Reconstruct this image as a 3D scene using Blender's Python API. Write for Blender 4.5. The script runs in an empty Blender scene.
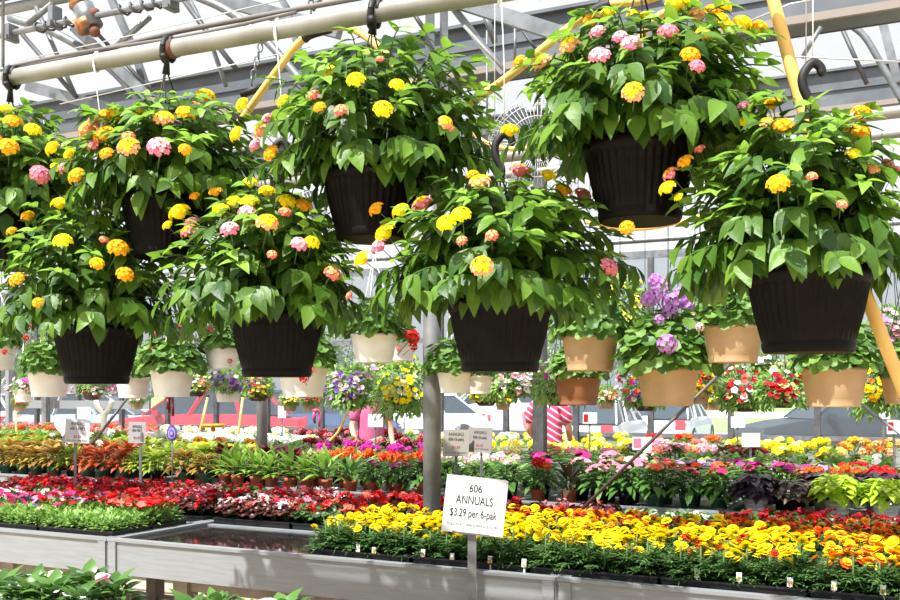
import bpy, math, random
from math import sin, cos, pi, radians, sqrt
from mathutils import Vector, Matrix, Quaternion
random.seed(7)
R = random.Random(11)
sc = bpy.context.scene
COL = sc.collection
CZ, HOR, F = 1.55, 393.0, 1000.0          # eye height, horizon row, focal length in pixels

# ------------------------------------------------------------------ coordinates
def W(px, py, Y):                          # point at depth Y seen at a pixel
    return Vector(((px - 450) / F * Y, Y, CZ + (HOR - py) / F * Y))
CA, SA = 2 / sqrt(5), 1 / sqrt(5)          # benches, pipes and gutters all run along one direction
ROW = -math.atan2(1, 2)
def SV(s, v, z=0.0):                       # s along the rows, v across them (away from the eye)
    return Vector((s * CA + v * SA, -s * SA + v * CA, z))
def Yat(px, v): return 2236.07 * v / (px + 1550)
def s_at(px, v):
    Y = Yat(px, v)
    return CA * (px - 450) / F * Y - SA * Y

# ------------------------------------------------------------------ materials
MATS = {}
def srgb(c):
    return tuple((x / 12.92 if x <= .04045 else ((x + .055) / 1.055) ** 2.4) for x in (k / 255 for k in c)) + (1.0,)
def _new(name):
    m = bpy.data.materials.new(name); m.use_nodes = True
    nt = m.node_tree
    for n in list(nt.nodes): nt.nodes.remove(n)
    return m, nt, nt.nodes.new('ShaderNodeOutputMaterial')
def mat(name, col, rough=.5, metal=0.0, col2=None, scale=8.0, bump=0.0, trans=0.0, island=False, spec=.5, stretch=None):
    """principled surface; col2 mixes in by noise (or per leaf island); trans adds translucency"""
    if name in MATS: return MATS[name]
    m, nt, out = _new(name)
    N, L = nt.nodes.new, nt.links.new
    p = N('ShaderNodeBsdfPrincipled')
    p.inputs['Roughness'].default_value = rough; p.inputs['Metallic'].default_value = metal
    p.inputs['Specular IOR Level'].default_value = spec
    c1 = srgb(col); p.inputs['Base Color'].default_value = c1
    src = None
    if col2 is not None or bump:
        tc = N('ShaderNodeTexCoord'); nz = N('ShaderNodeTexNoise'); nz.inputs['Scale'].default_value = scale
        nz.inputs['Detail'].default_value = 4
        if stretch:
            mp = N('ShaderNodeMapping'); mp.inputs['Scale'].default_value = stretch
            L(tc.outputs['Object'], mp.inputs['Vector']); L(mp.outputs['Vector'], nz.inputs['Vector'])
        else: L(tc.outputs['Object'], nz.inputs['Vector'])
    if col2 is not None:
        mx = N('ShaderNodeMix'); mx.data_type = 'RGBA'
        mx.inputs[6].default_value = c1; mx.inputs[7].default_value = srgb(col2)
        if island:
            g = N('ShaderNodeNewGeometry'); L(g.outputs['Random Per Island'], mx.inputs[0])
        else:
            rp = N('ShaderNodeValToRGB'); rp.color_ramp.elements[0].position = .35; rp.color_ramp.elements[1].position = .65
            L(nz.outputs['Fac'], rp.inputs['Fac']); L(rp.outputs['Color'], mx.inputs[0])
        L(mx.outputs[2], p.inputs['Base Color']); src = mx.outputs[2]
    if bump:
        b = N('ShaderNodeBump'); b.inputs['Strength'].default_value = bump; b.inputs['Distance'].default_value = .01
        L(nz.outputs['Fac'], b.inputs['Height']); L(b.outputs['Normal'], p.inputs['Normal'])
    if trans:
        t = N('ShaderNodeBsdfTranslucent'); ms = N('ShaderNodeMixShader'); ms.inputs[0].default_value = trans
        if src: L(src, t.inputs['Color'])
        else: t.inputs['Color'].default_value = c1
        L(p.outputs[0], ms.inputs[1]); L(t.outputs[0], ms.inputs[2]); L(ms.outputs[0], out.inputs[0])
    else: L(p.outputs[0], out.inputs[0])
    MATS[name] = m
    return m
def film(name, clear, tint, gloss=0.0, milky=(235, 238, 238)):
    """plastic sheet: part clear, part milky translucent"""
    if name in MATS: return MATS[name]
    m, nt, out = _new(name); N, L = nt.nodes.new, nt.links.new
    tr = N('ShaderNodeBsdfTransparent'); tr.inputs[0].default_value = srgb(tint)
    tl = N('ShaderNodeBsdfTranslucent'); tl.inputs[0].default_value = srgb(milky)
    mx = N('ShaderNodeMixShader'); mx.inputs[0].default_value = 1 - clear
    L(tr.outputs[0], mx.inputs[1]); L(tl.outputs[0], mx.inputs[2]); last = mx
    if gloss:
        g = N('ShaderNodeBsdfGlossy'); g.inputs['Roughness'].default_value = .08
        m2 = N('ShaderNodeMixShader'); m2.inputs[0].default_value = gloss
        L(mx.outputs[0], m2.inputs[1]); L(g.outputs[0], m2.inputs[2]); last = m2
    L(last.outputs[0], out.inputs[0]); MATS[name] = m
    return m
def leafm(name, a, b, trans=.3, rough=.42): return mat(name, a, rough, 0, b, trans=trans, island=True, spec=.45)
def petal(name, a, b=None): return mat('petal_' + name, a, .6, 0, b or a, trans=.25, island=True, spec=.2)

steel = mat('galvanised_steel', (132, 135, 137), .45, .5, (106, 109, 112), 14)
steel_dark = mat('dark_steel', (96, 96, 97), .55, .4, (74, 74, 76), 10)  # plain darker grey version of the steel
pipe_m = mat('painted_pipe', (150, 149, 144), .45, .1, (130, 127, 118), 5)
alu = mat('bench_aluminium', (140, 143, 145), .5, .12, (130, 133, 135), 6, stretch=(1, 12, 12))
gutter_m = mat('gutter_metal', (100, 105, 111), .55, .3, (84, 89, 95), 5)
post_m = mat('post_metal', (136, 137, 136), .55, .35, (104, 105, 105), 7)
taupe = mat('bench_leg_paint', (150, 138, 126), .7, 0, (126, 114, 104), 9)
blackp = mat('black_plastic', (15, 13, 12), .5, 0, (21, 18, 16), 20, spec=.08)
darkp = mat('tray_plastic', (22, 22, 23), .5)
rubber = mat('black_rubber', (20, 20, 20), .6)
whitep = mat('white_plastic', (240, 238, 230), .45, 0, (230, 226, 216), 9)
beigep = mat('tan_plastic', (186, 154, 116), .5, 0, (174, 141, 104), 9)
brownp = mat('brown_clay', (150, 98, 64), .6, 0, (134, 84, 54), 9)
greenp = mat('green_plastic', (34, 76, 52), .5)
terra = mat('terracotta', (170, 84, 52), .7, 0, (150, 70, 42), 12)
tin = mat('white_tin', (214, 214, 210), .4, .2, (190, 190, 188), 10)
soil = mat('potting_soil', (52, 38, 28), .95, 0, (34, 26, 20), 60, .5)
hose_m = mat('yellow_hose', (236, 194, 108), .45, 0, (226, 178, 88), 12)
rust = mat('rusty_iron', (92, 56, 44), .8, 0, (120, 76, 56), 25, .4)
copper = mat('copper_winding', (176, 118, 66), .5, .4, (120, 80, 50), 30)
card = mat('white_card', (232, 233, 234), .8, spec=.1)
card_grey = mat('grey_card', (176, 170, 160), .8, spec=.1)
ink = mat('dark_ink', (34, 38, 38), .95, spec=.05)
ink_grey = mat('grey_ink', (120, 122, 124), .95, spec=.05)
ink_red = mat('red_ink', (180, 34, 34), .95, spec=.05)
wire_m = mat('wire', (190, 190, 188), .4, .3)
wire_white = mat('white_cord', (238, 238, 236), .6)
purple_m = mat('purple_glaze', (96, 78, 158), .3)
lilac_m = mat('lilac_glaze', (176, 160, 216), .3)
orange_m = mat('orange_paint', (236, 158, 40), .5)
red_m = mat('red_paint', (196, 40, 44), .4)
stemg = mat('green_stem', (66, 96, 40), .6)
stemb = mat('brown_stem', (92, 84, 50), .7)

# ------------------------------------------------------------------ mesh builder
class MB:
    def __init__(self): self.v, self.f, self.m = [], [], []
    def face(self, pts, mi=0):
        b = len(self.v); self.v += [tuple(p) for p in pts]; self.f.append(tuple(range(b, b + len(pts)))); self.m.append(mi)
    def box(self, c, size, rz=0.0, mi=0, rot=None):
        q = rot or Matrix.Rotation(rz, 3, 'Z'); c = Vector(c); h = Vector(size) / 2; b = len(self.v)
        for x in (-1, 1):
            for y in (-1, 1):
                for z in (-1, 1): self.v.append(tuple(c + q @ Vector((x * h.x, y * h.y, z * h.z))))
        for f in ((0, 1, 3, 2), (4, 6, 7, 5), (0, 4, 5, 1), (2, 3, 7, 6), (0, 2, 6, 4), (1, 5, 7, 3)):
            self.f.append(tuple(b + i for i in f)); self.m.append(mi)
    def beam(self, a, b_, w, h, mi=0):     # rectangular bar between two points
        a, b_ = Vector(a), Vector(b_); d = (b_ - a); L = d.length
        q = d.to_track_quat('X', 'Z').to_matrix()
        self.box((a + b_) / 2, (L, w, h), mi=mi, rot=q)
    def tube(self, pts, r, n=8, mi=0, cap=True):
        pts = [Vector(p) for p in pts]; rings = []
        rs = r if isinstance(r, (list, tuple)) else [r] * len(pts)
        t0 = (pts[1] - pts[0]).normalized()
        u = t0.orthogonal().normalized()
        for i, p in enumerate(pts):
            t = (pts[min(i + 1, len(pts) - 1)] - pts[max(i - 1, 0)]).normalized()
            u = (u - t * u.dot(t))
            u = u.normalized() if u.length > 1e-6 else t.orthogonal().normalized()
            w = t.cross(u); b = len(self.v)
            for k in range(n):
                a = 2 * pi * k / n
                self.v.append(tuple(p + (u * cos(a) + w * sin(a)) * rs[i]))
            rings.append(b)
        for a, b in zip(rings, rings[1:]):
            for k in range(n):
                self.f.append((a + k, a + (k + 1) % n, b + (k + 1) % n, b + k)); self.m.append(mi)
        if cap:
            self.f.append(tuple(rings[0] + k for k in reversed(range(n)))); self.m.append(mi)
            self.f.append(tuple(rings[-1] + k for k in range(n))); self.m.append(mi)
    def lathe(self, prof, n=32, mi=0, ribs=0, depth=0.0, ribz=(0, 0), c=(0, 0, 0), close=True):
        rings = []
        for r, z in prof:
            b = len(self.v)
            for k in range(n):
                a = 2 * pi * k / n; rr = r
                if ribs and ribz[0] <= z <= ribz[1]: rr = r - depth * (.5 + .5 * cos(ribs * a)) ** .6
                self.v.append((c[0] + rr * cos(a), c[1] + rr * sin(a), c[2] + z))
            rings.append(b)
        for a, b in zip(rings, rings[1:]):
            for k in range(n):
                self.f.append((a + k, a + (k + 1) % n, b + (k + 1) % n, b + k)); self.m.append(mi)
        if close:
            self.f.append(tuple(rings[0] + k for k in reversed(range(n)))); self.m.append(mi)
    def leaf(self, p, d, up, L, Wd, prof, fold=.22, droop=.3, mi=0):
        d = d.normalized(); s = d.cross(up)
        s = s.normalized() if s.length > 1e-5 else d.orthogonal().normalized()
        n = s.cross(d); b = len(self.v)
        for t, w in prof:
            c = p + d * (L * t) - n * (droop * L * t * t)
            hw = w * Wd / 2
            self.v += [tuple(c - s * hw + n * (fold * hw)), tuple(c), tuple(c + s * hw + n * (fold * hw))]
        k = len(prof)
        for i in range(k - 1):
            a = b + 3 * i
            self.f += [(a, a + 1, a + 4, a + 3), (a + 1, a + 2, a + 5, a + 4)]; self.m += [mi, mi]
    def disc(self, c, nrm, r, lobes=5, notch=.35, cup=.2, n=None, mi=0, mi_c=None, rc=.3, roll=0.0):
        """lobed flower or round leaf: centre plus lobed rim"""
        nrm = nrm.normalized(); u = nrm.orthogonal().normalized(); w = nrm.cross(u); b = len(self.v)
        n = n or lobes * 4
        def ring(rad, lift, lob):
            for k in range(n):
                a = 2 * pi * k / n + roll
                rr = rad * (1 - (notch * (.5 + .5 * cos(lobes * (a - roll))) ** 2.2 if lob else 0))
                self.v.append(tuple(c + (u * cos(a) + w * sin(a)) * rr + nrm * lift))
        self.v.append(tuple(c + nrm * (-cup * r * .25)))
        ring(r * rc, 0, False); ring(r, cup * r, True)
        for k in range(n):
            k2 = (k + 1) % n
            self.f.append((b, b + 1 + k, b + 1 + k2)); self.m.append(mi if mi_c is None else mi_c)
            self.f.append((b + 1 + k, b + 1 + n + k, b + 1 + n + k2, b + 1 + k2)); self.m.append(mi)
    def mesh(self, name, mats, smooth=True):
        me = bpy.data.meshes.new(name); me.from_pydata(self.v, [], self.f)
        for m in mats: me.materials.append(m)
        me.polygons.foreach_set('material_index', self.m)
        me.polygons.foreach_set('use_smooth', [smooth] * len(self.f))
        me.update(); return me

# ------------------------------------------------------------------ object helpers
LABELS = {}
def tag(o, label, cat, group=None):
    o['label'] = label; o['category'] = cat
    if group: o['group'] = group
    return o
def thing(name, label, cat, loc=(0, 0, 0), rz=0.0, group=None):
    o = bpy.data.objects.new(name, None); o.empty_display_size = .05
    COL.objects.link(o); o.location = loc; o.rotation_euler = (0, 0, rz)
    return tag(o, label, cat, group)
def obj(name, me, parent=None, loc=(0, 0, 0), q=None, scale=1.0):
    o = bpy.data.objects.new(name, me); COL.objects.link(o)
    o.location = loc
    if q is not None: o.rotation_mode = 'QUATERNION'; o.rotation_quaternion = q
    o.scale = (scale,) * 3 if not isinstance(scale, (tuple, list)) else scale
    if parent: o.parent = parent
    return o
def struct(name, mb, mats, smooth=False):
    o = obj(name, mb.mesh(name, mats, smooth)); o['kind'] = 'structure'; return o
def catmull(P, k=8):
    P = [Vector(p) for p in P]; Q = [P[0] * 2 - P[1]] + P + [P[-1] * 2 - P[-2]]; out = []
    for i in range(1, len(Q) - 2):
        a, b, c, d = Q[i - 1:i + 3]
        for j in range(k):
            t = j / k
            out.append(.5 * ((2 * b) + (c - a) * t + (2 * a - 5 * b + 4 * c - d) * t * t + (3 * b - a - 3 * c + d) * t ** 3))
    return out + [P[-1]]
def qz(d, roll=0.0):
    return Vector(d).to_track_quat('Z', 'Y') @ Quaternion((0, 0, 1), roll)
ORD = ('first second third fourth fifth sixth seventh eighth ninth tenth eleventh twelfth thirteenth fourteenth fifteenth sixteenth '
       'seventeenth eighteenth nineteenth twentieth').split()
NUM = 'zero one two three four five six seven eight nine ten eleven twelve thirteen fourteen fifteen sixteen seventeen eighteen nineteen twenty'.split()
OVATE = [(0, .06), (.1, .5), (.25, .92), (.42, 1), (.62, .78), (.82, .4), (1, .02)]
OVATE5 = [(0, .08), (.22, .85), (.45, 1), (.75, .55), (1, .03)]
LANCE = [(0, .1), (.25, .9), (.55, .9), (.82, .45), (1, .03)]
HEART = [(0, .35), (.08, .9), (.28, 1), (.6, .7), (1, .02)]
NARROW = [(0, .5), (.5, 1), (1, .1)]
UP = Vector((0, 0, 1))

# ------------------------------------------------------------------ leaf colours
L_lant = mat('lantana_leaf', (42, 80, 24), .45, 0, (108, 146, 44), 90, .2, .38, True, .45)
L_lant_new_lit = leafm('lantana_new_lit_leaf', (118, 164, 50), (150, 190, 70), .4, .45)  # young tip leaves; sunlit brightness of the plant tops is painted in too
L_ger = leafm('geranium_leaf', (66, 108, 40), (116, 152, 64), .3, .5)
L_mari = leafm('marigold_leaf', (64, 100, 48), (104, 142, 76), .35, .5)
L_beg = leafm('begonia_leaf', (64, 30, 26), (104, 52, 40), .2, .4)
L_begg = leafm('green_begonia_leaf', (54, 84, 40), (86, 116, 56), .25, .4)
L_pet = leafm('petunia_leaf', (110, 152, 62), (146, 182, 92), .35, .5)
L_imp = leafm('impatiens_leaf', (58, 96, 40), (104, 146, 66), .3, .38)
L_bright = leafm('bright_leaf', (112, 150, 50), (152, 186, 80), .35, .45)
L_bronze = leafm('bronze_leaf', (66, 44, 36), (92, 74, 46), .2, .38)
L_colg = leafm('gold_coleus_leaf', (170, 152, 58), (134, 78, 42), .3, .5)
L_colo = leafm('rust_coleus_leaf', (184, 86, 42), (142, 58, 34), .3, .5)
L_coll = leafm('lime_coleus_leaf', (168, 184, 60), (122, 150, 50), .35, .5)
L_colr = leafm('burgundy_coleus_leaf', (104, 26, 36), (66, 22, 30), .2, .5)
L_black = leafm('black_vine_leaf', (46, 30, 46), (70, 46, 62), .15, .35)
L_brown = leafm('brown_vine_leaf', (82, 64, 56), (104, 92, 72), .15, .35)
L_lime = leafm('lime_vine_leaf', (192, 214, 62), (164, 196, 50), .4, .45)
L_silver = leafm('silver_leaf', (176, 190, 172), (206, 214, 196), .2, .6)
L_olive = leafm('olive_leaf', (132, 142, 60), (104, 124, 52), .3, .5)
L_tree = leafm('tree_leaf', (74, 104, 52), (110, 138, 78), .3, .6)

# ------------------------------------------------------------------ flower colours
PC = dict(yellow=((255, 236, 30), (255, 224, 14)), gold=((252, 190, 30), (246, 166, 22)), orange=((240, 104, 30), (228, 80, 24)),
          deep=((196, 64, 24), (170, 48, 20)), red=((214, 30, 36), (190, 18, 28)), dark=((150, 16, 30), (120, 12, 24)),
          pink=((240, 150, 172), (232, 128, 156)), pale=((246, 206, 210), (244, 190, 200)), hot=((226, 50, 120), (212, 36, 104)),
          magenta=((206, 52, 164), (188, 40, 148)), violet=((122, 84, 170), (100, 62, 150)), lilac=((206, 142, 214), (190, 120, 202)),
          white=((250, 250, 246), (242, 244, 238)), cream=((246, 236, 168), (240, 226, 130)), salmon=((240, 128, 110), (230, 104, 92)),
          rose=((214, 110, 120), (226, 132, 136)), peach=((248, 186, 130), (244, 170, 112)))
def pm(c): return petal(c, *PC[c])

# ------------------------------------------------------------------ flower meshes (one per shape and colour)
FM = {}
def flower(shape, c, c2=None):
    key = (shape, c, c2)
    if key in FM: return FM[key]
    b = MB(); r = random.Random(len(FM) + 3)
    mats = [pm(c), pm(c2 or c), stemg]
    if shape == 'lantana':                 # domed head of small five-lobed florets, unit diameter 0.05
        n = 26
        for i in range(n):
            th = math.acos(1 - 1.05 * (i + .5) / n); ph = i * 2.39996 + r.uniform(-.1, .1)
            d = Vector((sin(th) * cos(ph), sin(th) * sin(ph), cos(th)))
            b.disc(Vector((d.x * .021, d.y * .021, d.z * .015 + .002)), d + Vector((0, 0, .25)), .0068 * r.uniform(.9, 1.12), 5, .3, .12, 10,
                   0 if i < 11 else 1, roll=ph)
        b.lathe([(.004, -.01), (.013, -.003), (.014, .006), (.006, .013)], 8, 1)
        b.tube([(0, 0, -.006), (.003, 0, -.03), (.009, .003, -.06)], .0013, 4, 2)
    elif shape == 'pompom':                # marigold: three rings of ruffled petals, radius 0.022
        for k, (rr, z, tilt, m) in enumerate(((.015, .002, .15, 11), (.011, .007, .55, 9), (.006, .011, 1.0, 6))):
            for i in range(m):
                a = 2 * pi * (i + .5 * k) / m + r.uniform(-.1, .1); o = Vector((cos(a), sin(a), 0))
                b.leaf(Vector((0, 0, z * .5)), o * cos(tilt) + UP * sin(tilt), UP * cos(tilt) - o * sin(tilt) * .9, (.025, .02, .014)[k], .014,
                       [(0, .3), (.6, 1), (.9, .9), (1, .45)], .1, .25, 0 if (k or c2 is None) else 1)
        b.lathe([(.003, -.012), (.007, -.002), (.008, .004)], 7, 2)
        b.tube([(0, 0, -.008), (0, 0, -.022)], .001, 4, 2)
    elif shape == 'flat':                  # impatiens: five broad petals, radius 0.026
        for i in range(5):
            a = 2 * pi * i / 5 + r.uniform(-.08, .08); o = Vector((cos(a), sin(a), .12))
            b.leaf(Vector((0, 0, 0)), o, UP, .027, .028, [(0, .2), (.35, .8), (.7, 1), (.93, .7), (1, .3)], .12, .15, 0)
        b.disc(Vector((0, 0, .002)), UP, .004, 5, .1, .2, 8, 1)
        b.tube([(0, 0, 0), (0, 0, -.03)], .0012, 4, 2)
    elif shape == 'trumpet':               # petunia: ruffled five-lobed funnel, radius 0.03
        b.disc(Vector((0, 0, 0)), UP, .03, 5, .16, .22, 20, 0, 1, .28)
        b.tube([(0, 0, -.001), (0, 0, -.016), (0, 0, -.035)], [.006, .003, .002], 6, 2, False)
    elif shape == 'ball':                  # geranium: ball of little five-petalled flowers, radius 0.035
        for i in range(18):
            th = math.acos(1 - 1.5 * (i + .5) / 18); ph = i * 2.39996
            d = Vector((sin(th) * cos(ph), sin(th) * sin(ph), cos(th)))
            b.disc(d * .026, d, .0125 * r.uniform(.85, 1.1), 5, .35, .15, 10, 0 if i % 3 else 1, roll=ph)
        b.tube([(0, 0, .01), (.004, 0, -.04), (.008, 0, -.09)], .0018, 4, 2)
    elif shape == 'spray':                 # begonia: loose cluster of two- to four-petalled flowers
        for i in range(6):
            p = Vector((r.uniform(-.02, .02), r.uniform(-.02, .02), r.uniform(-.004, .014)))
            d = Vector((r.uniform(-.7, .7), r.uniform(-.7, .7), .8))
            b.disc(p, d, r.uniform(.009, .014), 4, .4, .25, 8, 0 if r.random() < .6 else 1, roll=r.random() * 6)
        b.tube([(0, 0, 0), (0, 0, -.04)], .0014, 4, 2)
    elif shape == 'tiny':                  # calibrachoa-sized bloom, radius 0.016
        b.disc(Vector((0, 0, 0)), UP, .017, 5, .15, .25, 10, 0, 1, .3)
        b.tube([(0, 0, 0), (0, 0, -.02)], .0025, 4, 2, False)
    elif shape == 'spike':                 # salvia: upright spike of small lipped flowers
        for i in range(16):
            a = i * 2.4; z = .012 + i * .0045; w = 1 - i / 22
            o = Vector((cos(a), sin(a), .5))
            b.leaf(Vector((0, 0, z)), o, UP, .016 * w, .009, NARROW, .2, .3, 0)
        b.tube([(0, 0, -.04), (0, 0, .085)], .0015, 4, 2)
    FM[key] = b.mesh('bloom_' + shape + '_' + c, mats)
    return FM[key]

# ------------------------------------------------------------------ foliage meshes
FO = {}
def foliage(kind, lm, var=0):
    key = (kind, lm.name, var)
    if key in FO: return FO[key]
    b = MB(); r = random.Random(var * 17 + len(FO)); U = r.uniform
    if kind == 'fern':                     # marigold: finely cut leaves, h 0.1, r 0.05
        for i in range(40):
            a = i * 2.4; el = U(.05, 1.3); o = Vector((cos(a) * cos(el), sin(a) * cos(el), sin(el)))
            p0 = Vector((0, 0, U(.01, .06))) + Vector((o.x, o.y, 0)) * .008; L = U(.05, .075); s = o.cross(UP).normalized()
            b.leaf(p0, o, UP, L, .006, NARROW, 0, .5, 0)
            for k in range(1, 5):
                q = p0 + o * (L * k / 5) - UP * (.5 * L * (k / 5) ** 2 * .6)
                for sg in (-1, 1): b.leaf(q, o * .7 + s * sg + UP * U(-.2, .3), UP, .023 * (1.1 - k * .1), .0085, NARROW, .1, .3, 0)
        b.tube([(0, 0, 0), (0, 0, .1)], .003, 5, 1)
    elif kind == 'round':                  # begonia / geranium bedding plant
        for i in range(30):
            a = i * 2.4; rr = .065 * sqrt((i + .5) / 30); z = .03 + .075 * (1 - (rr / .075) ** 2) + U(-.012, .012)
            o = Vector((cos(a), sin(a), 0))
            b.disc(o * rr + UP * z, UP * U(.6, 1) + o * U(.2, .9), U(.016, .026), 3, .12, .25, 9, 0, None, .4, U(0, 6))
        for i in range(6):
            a = i * 1.05; b.tube([(0, 0, 0), (cos(a) * .03, sin(a) * .03, .08)], .0025, 4, 1)
    elif kind == 'vine':                   # sweet potato vine: dense mound of heart-shaped leaves
        for i in range(110):
            a = i * 2.4; q = (i + .5) / 110; th = math.acos(1 - q * 1.15); o = Vector((cos(a) * sin(th), sin(a) * sin(th), cos(th)))
            L = U(.038, .06); b.leaf(Vector((0, 0, .035)) + Vector((o.x * .085, o.y * .085, o.z * .075)) * U(.7, 1.05), Vector((cos(a), sin(a), U(-.5, .35))) + Vector((U(-.5, .5), U(-.5, .5), 0)), UP + o * .5, L, L * U(.75, .95), HEART, .2, .4, 0)
        for i in range(7):
            a = i * .9; b.tube([(0, 0, 0), (cos(a) * .03, sin(a) * .03, .06)], .002, 4, 1)
    elif kind == 'leafy':                  # petunia: many small soft leaves, r 0.075, h 0.12
        for i in range(64):
            a = i * 2.4; q = (i + .5) / 64; th = math.acos(1 - q * .95)
            o = Vector((cos(a) * sin(th), sin(a) * sin(th), cos(th)))
            b.leaf(Vector((0, 0, .02)) + Vector((o.x * .06, o.y * .06, o.z * .085)) * U(.75, 1.05), o + Vector((U(-.6, .6), U(-.6, .6), U(-.1, .5))), UP + o * .4,
                   U(.03, .045), U(.016, .024), OVATE5, .2, .35, 0)
        for i in range(7):
            a = i * .9; b.tube([(0, 0, 0), (cos(a) * .03, sin(a) * .03, .06)], .002, 4, 1)
    elif kind in ('broad', 'coleus', 'strap'):
        n, Ls, ws, pr, el0 = dict(broad=(62, (.05, .08), .48, LANCE, -.2), coleus=(66, (.045, .07), .6, OVATE, 0),
                                  strap=(30, (.1, .15), .3, LANCE, .3))[kind]
        for i in range(n):
            a = i * 2.4 + U(-.3, .3); q = (i + .5) / n; el = el0 + (1 - q) * 1.1 + U(-.15, .15)
            h = .03 + .09 * (1 - q); rr = .02 + .05 * q
            o = Vector((cos(a), sin(a), 0)); L = U(*Ls)
            b.leaf(o * rr + UP * h, o * cos(el) + UP * sin(el), UP + o * .2, L, L * ws * U(.9, 1.1), pr, .25, .55, 0)
        for i in range(7):
            a = i * .9; b.tube([(0, 0, 0), (cos(a) * .03, sin(a) * .03, .07), (cos(a) * .04, sin(a) * .04, .12)], .0028, 4, 1)
    elif kind == 'geranium':               # hanging geranium ball around a pot rim, r 0.2
        for i in range(210):
            a = i * 2.4; q = (i + .5) / 210; th = math.acos(1 - q * 1.32)
            o = Vector((cos(a) * sin(th), sin(a) * sin(th), cos(th)))
            rad = U(.8, 1.06) * (1 + .12 * sin(3 * a + var) )
            p = Vector((o.x * .17, o.y * .17, o.z * .15 + .02)) * rad
            b.disc(p, o * .7 + UP * U(.2, .9) + Vector((U(-.4, .4), U(-.4, .4), 0)), U(.02, .034), 7, .14, .22, 14, 0, None, .35, U(0, 6))
        for i in range(16):
            a = i * .4; b.tube([(0, 0, -.03), (cos(a) * .06, sin(a) * .06, .04), (cos(a) * .13, sin(a) * .13, .07)], .003, 4, 1)
    elif kind == 'trail':                  # calibrachoa / petunia ball with trailing skirts, r 0.2
        for i in range(760):
            a = i * 2.4; q = (i + .5) / 760; th = math.acos(1 - q * 1.6)
            o = Vector((cos(a) * sin(th), sin(a) * sin(th), cos(th))); rad = U(.75, 1.06) * (1 + .14 * sin(4 * a + var * 2))
            p = Vector((o.x * .18, o.y * .18, o.z * .16)) * rad
            b.leaf(p, o + Vector((U(-.7, .7), U(-.7, .7), U(-.6, .4))), UP + o, U(.03, .048), U(.016, .026), OVATE5, .2, .4, 0)
        for i in range(16):
            a = i * .4; b.tube([(0, 0, -.03), (cos(a) * .08, sin(a) * .08, .06), (cos(a) * .16, sin(a) * .16, -.02)], .002, 4, 1)
    FO[key] = b.mesh('foliage_' + kind, [lm, stemg])
    return FO[key]

# ------------------------------------------------------------------ pot meshes
def pot_mesh(kind):
    b = MB()
    if kind == 'fluted':                   # black fluted 12-inch basket, h 0.2
        b.lathe([(.098, .0), (.105, .0), (.109, .006), (.111, .022), (.109, .026), (.111, .03), (.119, .06), (.13, .1), (.138, .14), (.1425, .165), (.146, .168), (.15, .185),
                 (.152, .2), (.147, .2), (.142, .17), (.14, .168)], 160, 0, 40, .006, (.031, .166))
        b.lathe([(.001, .17), (.142, .17)], 32, 1, close=False); return b.mesh('fluted_pot', [blackp, soil])
    if kind in ('tub', 'tubtan', 'tubbrown'):   # smooth tapering basket, top r 0.125, h 0.155
        b.lathe([(.09, 0), (.1, .0), (.102, .004), (.1, .012), (.104, .03), (.105, .034), (.106, .036), (.115, .09), (.122, .135), (.127, .137), (.129, .155), (.124, .155), (.12, .14)], 48, 0)
        b.lathe([(.001, .14), (.12, .14)], 24, 1, close=False)
        return b.mesh('hanging_tub', [dict(tub=whitep, tubtan=beigep, tubbrown=brownp)[kind], soil])
    if kind == 'bowl':
        b.lathe([(.05, 0), (.06, .002), (.085, .04), (.1, .09), (.104, .1), (.098, .1)], 32, 0)
        b.lathe([(.001, .092), (.097, .092)], 20, 1, close=False); return b.mesh('bowl_pot', [mat('dark_bowl', (70, 58, 50), .6), soil])
    rr, h, m, bands = dict(terracotta=(.055, .1, terra, 0), green=(.06, .105, greenp, 0), black=(.058, .1, blackp, 0), tin=(.075, .105, tin, 1), white=(.06, .1, whitep, 0))[kind]
    pr = [(rr * .72, 0), (rr * .75, .002), (rr * .92, h * .72)]
    if bands: pr = [(rr * .8, 0), (rr * .82, .004), (rr * .86, h * .3), (rr * .9, h * .33), (rr * .87, h * .36), (rr * .92, h * .6), (rr * .96, h * .63), (rr * .93, h * .66), (rr * .95, h * .72)]
    pr += [(rr, h * .74), (rr * 1.02, h), (rr * .95, h), (rr * .92, h * .9)]
    b.lathe(pr, 28, 0); b.lathe([(.001, h * .9), (rr * .93, h * .9)], 16, 1, close=False)
    return b.mesh(kind + '_pot', [m, soil])
POTS = {k: pot_mesh(k) for k in ('fluted', 'tub', 'tubtan', 'tubbrown', 'bowl', 'terracotta', 'green', 'black', 'tin', 'white')}
# ================================================================== the greenhouse shell
conc = mat('concrete_floor', (196, 178, 152), .85, 0, (176, 158, 134), 1.3, .15)
asph = mat('car_park_asphalt', (150, 150, 152), .9, 0, (134, 134, 137), .6, .2)
lawn = mat('lawn', (128, 158, 92), .95, 0, (108, 138, 74), 1.5, .3)
road_m = mat('pale_road', (226, 224, 220), .9, 0, (214, 212, 208), .3)
roof_m = film('roof_sheet', .56, (250, 251, 252), 0.0, (180, 181, 183))
pane_m = film('window_sheet', .8, (246, 250, 250), .03)
knee_m = mat('knee_wall_sheet', (152, 156, 156), .7, 0, (136, 140, 141), 1.2, trans=.15)

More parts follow.
